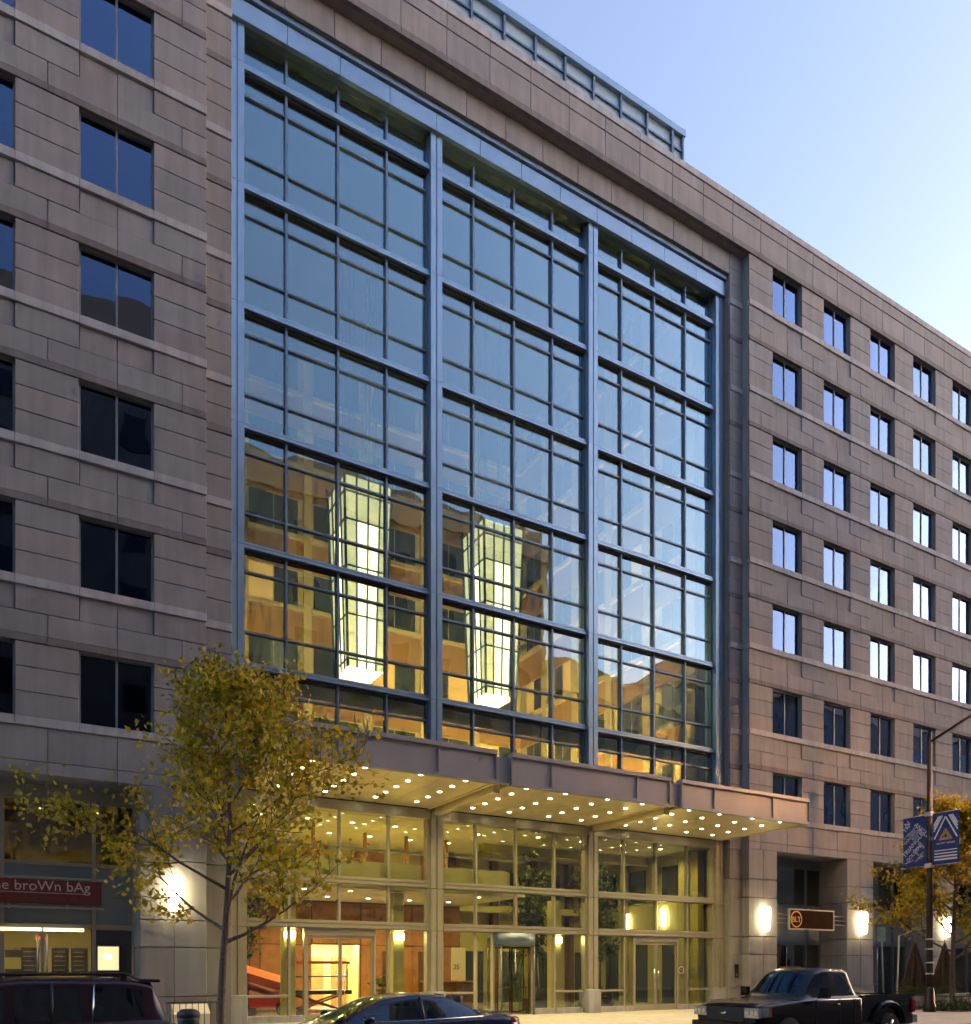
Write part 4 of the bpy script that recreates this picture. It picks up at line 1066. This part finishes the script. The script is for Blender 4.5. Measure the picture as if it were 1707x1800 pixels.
for s in (-1, 1):
    MB().tube([(4.835, s * .48, .93), (4.80, s * .70, .95), (4.62, s * .865, .97)], [.06, .085, .05], 8).build('taillight', 'red_lens', t)
    MB().tube([(.06, s * .5, .62), (.20, s * .74, .68), (.5, s * .86, .74)], [.05, .07, .03], 8).build('headlight', 'clear_lens', t)
    MB().tube([(1.78, s * .93, 1.03), (1.74, s * 1.06, 1.06), (1.86, s * 1.08, 1.08)], [.03, .08, .05], 8).build('mirror', 'blue_paint', t)
    MB().tube([(1.75, s * .868, 1.008), (2.9, s * .873, 1.02), (4.05, s * .84, 1.055)], .011, 6).build('window_trim', 'chrome', t)
    for x in (2.66, 3.62): MB().tube([(x, s * .935, .90), (x + .18, s * .935, .90)], .014, 6).build('door_handle', 'chrome', t)
    for x in (1.82, 2.88, 3.85): seam(t, x, s * .922, .35, .96)
    MB().tube([(2.88, s * .842, 1.0), (2.9, s * .62, 1.41)], .028, 6).build('pillar_trim', 'black', t)
MB().box(-.02, .03, -.4, .4, .42, .62).build('grille', 'chrome', t)
MB().tube([(4.84, -.7, .5), (4.90, 0, .52), (4.84, .7, .5)], .12, 8).build('bumper', 'blue_paint', t)

# black pickup
t = thing('parked_pickup', 'black extended cab pickup truck parked right of the entrance', 'pickup truck', (14.02, -11.6, ROAD))
tab = [(0, .86, .55, .98, 1.06, .80, .70), (.10, .97, .48, 1.06, 1.13, .88, .78), (1.2, 1.0, .42, 1.14, 1.21, .92, .82), (1.55, 1.0, .42, 1.17, 1.24, .92, .84), (2.20, 1.0, .42, 1.19, 1.85, .91, .70), (2.6, 1.0, .42, 1.20, 1.92, .91, .71), (3.35, 1.0, .42, 1.21, 1.90, .91, .70), (3.55, 1.0, .42, 1.21, 1.30, .91, .80)]
car_hull(t, tab, 3.55, 'black_paint', 'tint_glass', (1.62, 2.18), (3.40, 3.52), [(2.0, 2.66), (2.82, 3.22)], sharp=[(3.3, 3.6)])
bed = MB(); bed.box(3.60, 5.66, -.93, .93, .50, 1.20); bed.box(3.60, 5.66, -.97, -.87, 1.2, 1.26); bed.box(3.60, 5.66, .87, .97, 1.2, 1.26); bed.box(5.58, 5.68, -.87, .87, 1.2, 1.26); bed.build('cargo_bed', 'black_paint', t)
MB().box(3.60, 5.58, -.87, .87, 1.203, 1.222).build('bed_cover', 'rubber', t)
for s in (-1, 1):
    f = MB(); prof = []
    for j in range(13):
        a = R(180 * j / 12); prof.append((4.62 - .66 * math.cos(a), .55 + .58 * math.sin(a)))
    for k in range(4):
        for p0, p1 in zip(prof, prof[1:]):
            w0, w1 = (.90, .99, 1.04, 1.0, .98)[k], (.90, .99, 1.04, 1.0, .98)[k + 1]; s0, s1 = (1.0, .98, .90, .80, .74)[k], (1.0, .98, .90, .80, .74)[k + 1]
            def q(p, w_, sc_): return (4.62 + (p[0] - 4.62) * sc_, s * w_, .55 + (p[1] - .55) * sc_)
            f.face([q(p0, w0, s0), q(p1, w0, s0), q(p1, w1, s1), q(p0, w1, s1)], smooth=True)
    f.build('wheel_flare', 'black_paint', t)
    for x in (.98, 4.62): arch(t, x, s * (.955 if x < 2 else .925), .40, s); wheel(t, x, s * .89, .40, .26)
    MB().box(5.62, 5.70, s * .94 - .05, s * .94 + .05, .80, 1.12).build('taillight', 'red_lens', t)
    h = MB(); y0, y1 = sorted((s * .58, s * .985)); h.box(-.02, .10, y0, y1 - (.0), .80, 1.02); h.box(.10, .32, *sorted((s * .93, s * .995)), .82, 1.02); h.build('headlight', 'clear_lens', t)
    for q in (.66, .80, .92): MB().tube([(-.03, s * q, .91), (-.012, s * q, .91)], .055, 12).build('headlight_bulb', 'chrome', t)
    MB().box(.325, .40, *sorted((s * .95, s * 1.0)), .82, 1.02).build('turn_lens', 'amber_lens', t)
    MB().tube([(1.98, s * .98, 1.22), (1.95, s * 1.14, 1.30)], .03, 6).box(1.90, 2.0, *sorted((s * 1.08, s * 1.30)), 1.22, 1.45).build('mirror', 'black_paint', t)
    MB().tube([(2.52, s * 1.005, 1.06), (2.72, s * 1.005, 1.06)], .016, 6).build('door_handle', 'black_paint', t)
    for x in (1.9, 2.74, 3.3): seam(t, x, s * .998, .55, 1.18)
    MB().tube([(.5, s * .985, 1.135), (2.0, s * .99, 1.165), (3.5, s * .99, 1.175)], .010, 6).build('body_trim', 'chrome', t)
    MB().box(3.62, 4.0, *sorted((s * .93, s * 1.0)), .52, .58).build('side_step', 'black', t)
g = MB(); g.box(-.03, .02, -.56, .56, .72, 1.02); g.build('grille', 'plastic_dark', t)
m = MB()
for z in (.80, .87, .94): m.box(-.045, -.03, -.52, .52, z - .008, z + .008)
m.build('grille_bars', 'black', t)
m = MB(); m.tube([(-.05, -.1, .88), (-.05, .1, .88)], .035, 12); m.build('badge', 'chrome', t)
MB().box(-.12, .06, -.95, .95, .45, .68).build('front_bumper', 'black_paint', t)
MB().box(5.70, 5.90, -.92, .92, .52, .72).build('rear_bumper', 'chrome', t)
MB().box(1.7, 3.4, -.85, .85, .7, .76).build('cabin', 'seat', t)
seats(t, (2.25,), .82, .42)
MB().tube([(2.2, -.3, 1.935), (2.2, .3, 1.935)], .02, 6).build('roof_light', 'amber_lens', t)

# maroon sport utility
t = thing('parked_suv', 'dark maroon sport utility car with roof rails at the left edge', 'car', (-2.72, -11.65, ROAD))
tab = [(0, .80, .35, .86, .92, .72, .62), (.12, .88, .30, .92, .98, .80, .68), (1.05, .92, .26, 1.03, 1.10, .84, .72), (1.28, .92, .26, 1.06, 1.13, .86, .78), (1.95, .92, .26, 1.08, 1.68, .85, .66), (2.6, .92, .26, 1.10, 1.765, .85, .67), (4.0, .92, .26, 1.12, 1.75, .84, .66), (4.30, .91, .26, 1.12, 1.69, .82, .64), (4.52, .90, .3, 1.10, 1.20, .80, .70), (4.60, .86, .36, .95, 1.05, .74, .64)]
car_hull(t, tab, 4.6, 'maroon_paint', 'tint_glass', (1.34, 1.90), (4.30, 4.50), [(1.62, 2.42), (2.56, 3.36), (3.52, 4.16)], sharp=[(4.2, 4.6)])
for x in (.92, 3.62):
    for s in (-1, 1): arch(t, x, s * .905, .37, s); wheel(t, x, s * .83, .37, .24)
for s in (-1, 1):
    MB().tube([(2.2, s * .56, 1.75), (2.32, s * .56, 1.82), (3.95, s * .56, 1.825), (4.15, s * .56, 1.74)], .022, 8).build('roof_rail', 'black', t)
    for x in (2.34, 3.92): MB().box(x - .04, x + .04, s * .56 - .02, s * .56 + .02, 1.73, 1.81).build('rail_foot', 'black', t)
    MB().box(4.44, 4.585, *sorted((s * .72, s * .90)), .86, 1.10).build('taillight', 'red_lens', t)
    MB().tube([(.03, s * .56, .82), (.2, s * .86, .84)], [.1, .08], 8).build('headlight', 'clear_lens', t)
    MB().box(1.55, 1.66, *sorted((s * .96, s * 1.14)), 1.12, 1.30).build('mirror', 'maroon_paint', t)
    for x in (2.48, 3.44): seam(t, x, s * .918, .45, 1.10)
    for x in (2.28, 3.22): MB().tube([(x, s * .928, 1.0), (x + .16, s * .928, 1.0)], .014, 6).build('door_handle', 'maroon_paint', t)
    MB().tube([(3.5, s * .842, 1.14), (3.53, s * .66, 1.68)], .012, 6).build('window_trim', 'chrome', t)
    MB().tube([(3.0, s * .845, 1.14), (3.0, s * .67, 1.70)], .02, 6).build('window_post', 'black', t)
MB().box(4.15, 4.42, -.6, .6, 1.70, 1.745).build('rear_spoiler', 'maroon_paint', t)
MB().box(4.52, 4.70, -.86, .86, .42, .66).build('bumper', 'plastic_dark', t)
MB().box(1.5, 4.2, -.8, .8, .6, .66).build('cabin', 'seat', t)
seats(t, (1.9, 2.9), .80, .40)

# ------------------------------------------------------------------ lamp post and banners
LX, LY = 31.79, -5.6
t = thing('street_lamp', 'tall dark bronze lamp post carrying two blue banners', 'lamp post', (LX, LY, 0))
m = MB(); m.lathe([(.24, 0), (.24, .25), (.19, .35), (.17, .9), (.15, 1.0)], seg=16); m.build('base', 'bronze', t)
MB().tube([(0, 0, 1.0), (0, 0, 11.35)], [.135, .085], 14).build('pole', 'bronze', t)
for z in (1.55, 2.0, 2.55, 2.95): MB().lathe([(.15, z - .03), (.165, z), (.15, z + .03)], seg=14).build('collar', 'pole_grey', t)
MB().tube([(0, 0, 10.95), (0, -1.3, 11.45), (0, -2.8, 11.95)], [.055, .05, .04], 10).build('arm', 'bronze', t)
MB().tube([(0, -2.7, 11.93), (0, -3.0, 12.0), (0, -3.55, 12.05)], [.07, .16, .12], 12).build('lamp_head', 'bronze', t)
MB().tube([(0, -2.85, 11.86), (0, -3.4, 11.92)], .10, 10).build('lamp_lens', 'sodium', t)
for z in (5.93, 8.02):
    for s in (-1, 1): MB().tube([(0, s * .08, z), (0, s * 1.25, z)], .016, 6).build('banner_arm', 'pole_grey', t)
    blk('bracket', LX - .14, LX + .14, LY - .14, LY + .14, z - .09, z + .09, 'pole_grey', t, .02)
pl = bpy.data.lights.new('street_lamp_light', 'POINT'); pl.energy = 700; pl.color = (1.0, .46, .13); pl.shadow_soft_size = .12
po = bpy.data.objects.new('street_lamp_light', pl); C.objects.link(po); po.location = (LX, LY - 3.15, 11.68)
# banner 1: small slanted words; banner 2: triangle and stripes.  Local x runs towards the street (-y)
def banner(y0, y1, label):
    c = (y0 + y1) / 2
    b_ = thing('banner', label, 'banner', (LX, c, 5.95), -math.pi / 2, 'blue banners on the lamp post')
    w = abs(y1 - y0)
    m = MB(); n_ = 8
    for s_ in (-1, 1):
        for i in range(n_):
            u0, u1 = -w / 2 + w * i / n_, -w / 2 + w * (i + 1) / n_
            d = lambda u: .02 * math.sin(u * 3)
            P = [(u0, s_ * .006, 0), (u1, s_ * .006, 0), (u1, s_ * .006, 2.05), (u0, s_ * .006, 2.05)]
            m.face(P if s_ < 0 else P[::-1])
    m.build('cloth', 'banner_blue', b_)
    return b_, w
b1, w1 = banner(LY + .10, LY + 1.12, 'blue banner covered in slanted white letters, left of the lamp post')
b2, w2 = banner(LY - .12, LY - 1.20, 'blue banner with white stripes and a gold triangle, right of the lamp post')
rr = random.Random(3)
def slant(s, x, z, size, ang): text('lettering', s, size, 'white_letter', b1, (x, -.009, z), (R(90), R(-ang), 0), .001)
words = [('GOLDEN', -.42, .95, .17, 45), ('TRIANGLE', -.44, .42, .26, 47), ('GOLDEN', -.30, .22, .20, 45), ('ANGLE', -.05, 1.72, .26, -47), ('TRI', -.42, 1.45, .24, 48), ('GOLD', .02, .62, .14, 45), ('DEN', .10, .95, .17, -45), ('TRIANGLE', -.28, 1.28, .12, 45), ('GOLDEN', -.10, 1.10, .13, 45), ('TRI', .22, .25, .16, 45), ('N', -.36, 1.66, .30, 40), ('GOLDEN', -.12, .70, .10, -45), ('ANGLE', -.46, 1.15, .11, 45), ('TRI', .12, 1.42, .11, 45), ('GOLDEN', .05, .18, .12, 48), ('TRIANGLE', -.46, .12, .09, 20)]
for wd in words: slant(*wd)
m = MB()
def tri_line(x0, z0, x1, z1, w_, mat, mb):
    d = Vector((x1 - x0, 0, z1 - z0)).normalized(); nrm = Vector((d.z, 0, -d.x)) * w_ / 2
    a, b_ = Vector((x0, -.009, z0)), Vector((x1, -.009, z1)); mb.face([a - nrm, b_ - nrm, b_ + nrm, a + nrm], mat)
st = MB()
for i, off in enumerate((.0, .13, .26, .39)):
    top = 1.90; x_ap = 0
    for s in (-1, 1):
        xa, za = s * off * .9, top - .02 + (0)
        if off == 0: tri_line(0, 1.88, s * .46, 1.02, .055, 'white_letter', st)
        else: tri_line(s * (off * .55 + .06), 1.93, s * .48, 1.93 - (.48 - off * .55 - .06) * 1.75, .05, 'white_letter', st)
st.build('stripes', 'white_letter', b2)
g_ = MB()
for r_ in (.30, .215, .13):
    pts = [Vector((r_ * math.cos(R(90 + 120 * q)), 0, 1.12 + r_ * math.sin(R(90 + 120 * q)))) for q in range(3)]
    for q in range(3): tri_line(pts[q].x, pts[q].z, pts[(q + 1) % 3].x, pts[(q + 1) % 3].z, .028, 'gold', g_)
g_.build('triangle_emblem', 'gold', b2)
text('lettering', 'GOLDEN TRIANGLE', .088, 'white_letter', b2, (0, -.009, .80), (R(90), 0, 0), .001, 'CENTER', .95)
s4 = MB()
for i, hh in enumerate((.035, .045, .055, .065)):
    z = .56 - i * .115; s4.face([(-.46, -.009, z - hh), (.46, -.009, z - hh), (.46, -.009, z + .0), (-.46, -.009, z)])
s4.build('stripes', 'white_letter', b2)

# ------------------------------------------------------------------ small street furniture
t = thing('litter_bin', 'dark rounded litter bin on the sidewalk behind the maroon car', 'bin', (2.55, -9.5, 0))
MB().lathe([(.17, 0), (.19, .8), (.20, .86)], seg=18).build('bin_body', 'plastic_dark', t); MB().lathe([(.205, .86), (.20, .95), (.12, 1.01), (.02, 1.02)], seg=18).build('lid', 'plastic_dark', t)
t = thing('iron_railing', 'low black iron railing in front of the left stone pier', 'railing', (3.9, -1.2, 0))
n_ = 9
for i in range(n_ + 1): MB().tube([(-.55 + 1.5 * i / n_, 0, 0), (-.55 + 1.5 * i / n_, 0, .80)], .012, 6).build('baluster', 'black', t)
for z in (.08, .80): MB().box(-.58, .98, -.02, .02, z - .015, z + .015).build('rail', 'black', t)
t = thing('utility_box', 'pale sloped utility box behind the iron railing', 'box', (4.1, -.5, 0)); m = MB(); i = 0
m.face([(-.5, -.25, 0), (.5, -.25, 0), (.5, -.25, .45), (-.5, -.25, .45)]); m.face([(-.5, .25, 0), (-.5, .25, .72), (.5, .25, .72), (.5, .25, 0)]); m.face([(-.5, -.25, .45), (.5, -.25, .45), (.5, .25, .72), (-.5, .25, .72)]); m.face([(-.5, -.25, 0), (-.5, -.25, .45), (-.5, .25, .72), (-.5, .25, 0)]); m.face([(.5, -.25, 0), (.5, .25, 0), (.5, .25, .72), (.5, -.25, .45)]); m.build('casing', 'ceil', t)
MB().box(-.1, .1, -.262, -.252, .15, .3).build('vent', 'black', t)
t = thing('sign_post', 'plain grey post leaning in front of the pier beside the brown sign', 'post', (30.9, -4.2, 0)); MB().tube([(0, 0, 0), (-.16, 0, 3.35)], .03, 8).build('post', 'metal_dark', t); MB().box(-.19, -.13, -.2, .2, 2.9, 3.5).build('plate', 'metal_dark', t)
t = thing('gooseneck_pole', 'white pole with a long thin arm left of the lamp post', 'pole', (34.2, -2.6, 0)); MB().tube([(0, 0, 0), (.18, 0, 3.25)], .035, 8).build('pole', 'ceil', t); MB().tube([(.18, 0, 3.25), (1.4, 0, 3.55), (3.0, 0, 3.7)], .02, 6).build('arm', 'ceil', t)
def cone_tent(x, y, label, h=3.0, w=.75):
    t = thing('folded_umbrella', label, 'umbrella', (x, y, 0), group='folded patio umbrellas')
    MB().tube([(0, 0, 0), (0, 0, h + .15)], .03, 8).build('pole', 'bronze', t)
    m = MB(); n_ = 16
    for j in range(n_):
        a0, a1 = 2 * math.pi * j / n_, 2 * math.pi * (j + 1) / n_
        r0 = w * (1 if j % 2 else .62); r1 = w * (1 if (j + 1) % 2 else .62)
        m.face([(r0 * math.cos(a0), r0 * math.sin(a0), .55), (r1 * math.cos(a1), r1 * math.sin(a1), .55), (.05 * math.cos(a1), .05 * math.sin(a1), h), (.05 * math.cos(a0), .05 * math.sin(a0), h)])
    m.build('canopy', 'corten', t)
cone_tent(36.2, -2.2, 'brown patio umbrella folded down just left of the lamp post'); cone_tent(38.6, -2.2, 'brown patio umbrella folded down just right of the lamp post')
t = thing('hedge_planter', 'long stone planter with a clipped green hedge behind the pickup bed', 'planter', (35.2, -3.6, 0))
MB().box(-2.2, 2.2, -.3, .3, 0, .62).build('trough', 'planter', t)
m = MB(); rr = random.Random(5)
for i in range(60): leafball(m, Vector((rr.uniform(-2.1, 2.1), rr.uniform(-.25, .25), rr.uniform(.62, .95))), .16, 26, rr, .07)
m.build('hedge', 'hedge', t)
t = thing('tree_fence', 'low black iron fence around the bed of the right street tree', 'fence', (35.3, -5.1, 0))
for (x0, y0, x1, y1) in ((-2.5, -1.2, 2.5, -1.2), (-2.5, 1.2, 2.5, 1.2), (-2.5, -1.2, -2.5, 1.2), (2.5, -1.2, 2.5, 1.2)):
    for z in (.12, .62): MB().tube([(x0, y0, z), (x1, y1, z)], .014, 6).build('rail', 'black', t)
    k = 26 if y0 == y1 else 12
    m = MB()
    for i in range(k + 1): m.tube([(x0 + (x1 - x0) * i / k, y0 + (y1 - y0) * i / k, 0), (x0 + (x1 - x0) * i / k, y0 + (y1 - y0) * i / k, .66)], .009, 5)
    m.build('pickets', 'black', t)
gcv = MB(); rr = random.Random(9)
for i in range(90): leafball(gcv, Vector((35.3 + rr.uniform(-2.4, 2.4), -5.1 + rr.uniform(-1.1, 1.1), rr.uniform(.02, .3))), .22, 22, rr, .10)
o = gcv.build('ground_cover', 'hedge'); tag(o, 'low green ground cover around the right street tree', 'plants', kind='stuff')
o = sheet('tree_bed', 32.8, 37.8, -6.3, -3.9, .004, 'soil'); o['kind'] = 'structure'

# ------------------------------------------------------------------ the far side of the street, seen only in the glass
win_me = boxmesh(1.5, .12, 1.9, 'opp_glass', 0)
def opposite(x0, x1, h, label, dy=0):
    t = thing('facing_building', label, 'building', (x0, -33 - dy, 0), group='buildings across the street')
    MB().box(0, x1 - x0, -14, 0, 0, h).build('wall', 'opp_wall', t)
    MB().box(-.1, x1 - x0 + .1, -14.1, .25, h - 2.6, h + .1).build('cornice', 'sunset_tint', t)
    n_ = max(2, int((x1 - x0) / 3.6)); k = int((h - 5) / 3.7)
    for i in range(n_):
        for j in range(k):
            obj('window', win_me, t, ((i + .5) * (x1 - x0) / n_, .02, 3.0 + j * 3.7 + 2))
opposite(-60, 8, 45.4, 'tall stone building across the street behind the camera on the left')
opposite(8.2, 40, 40.3, 'stone building across the street facing the glass wall')
opposite(40.2, 56, 29.5, 'lower stone building across the street between two taller ones')
opposite(56.2, 150, 32.7, 'long stone building across the street on the right')
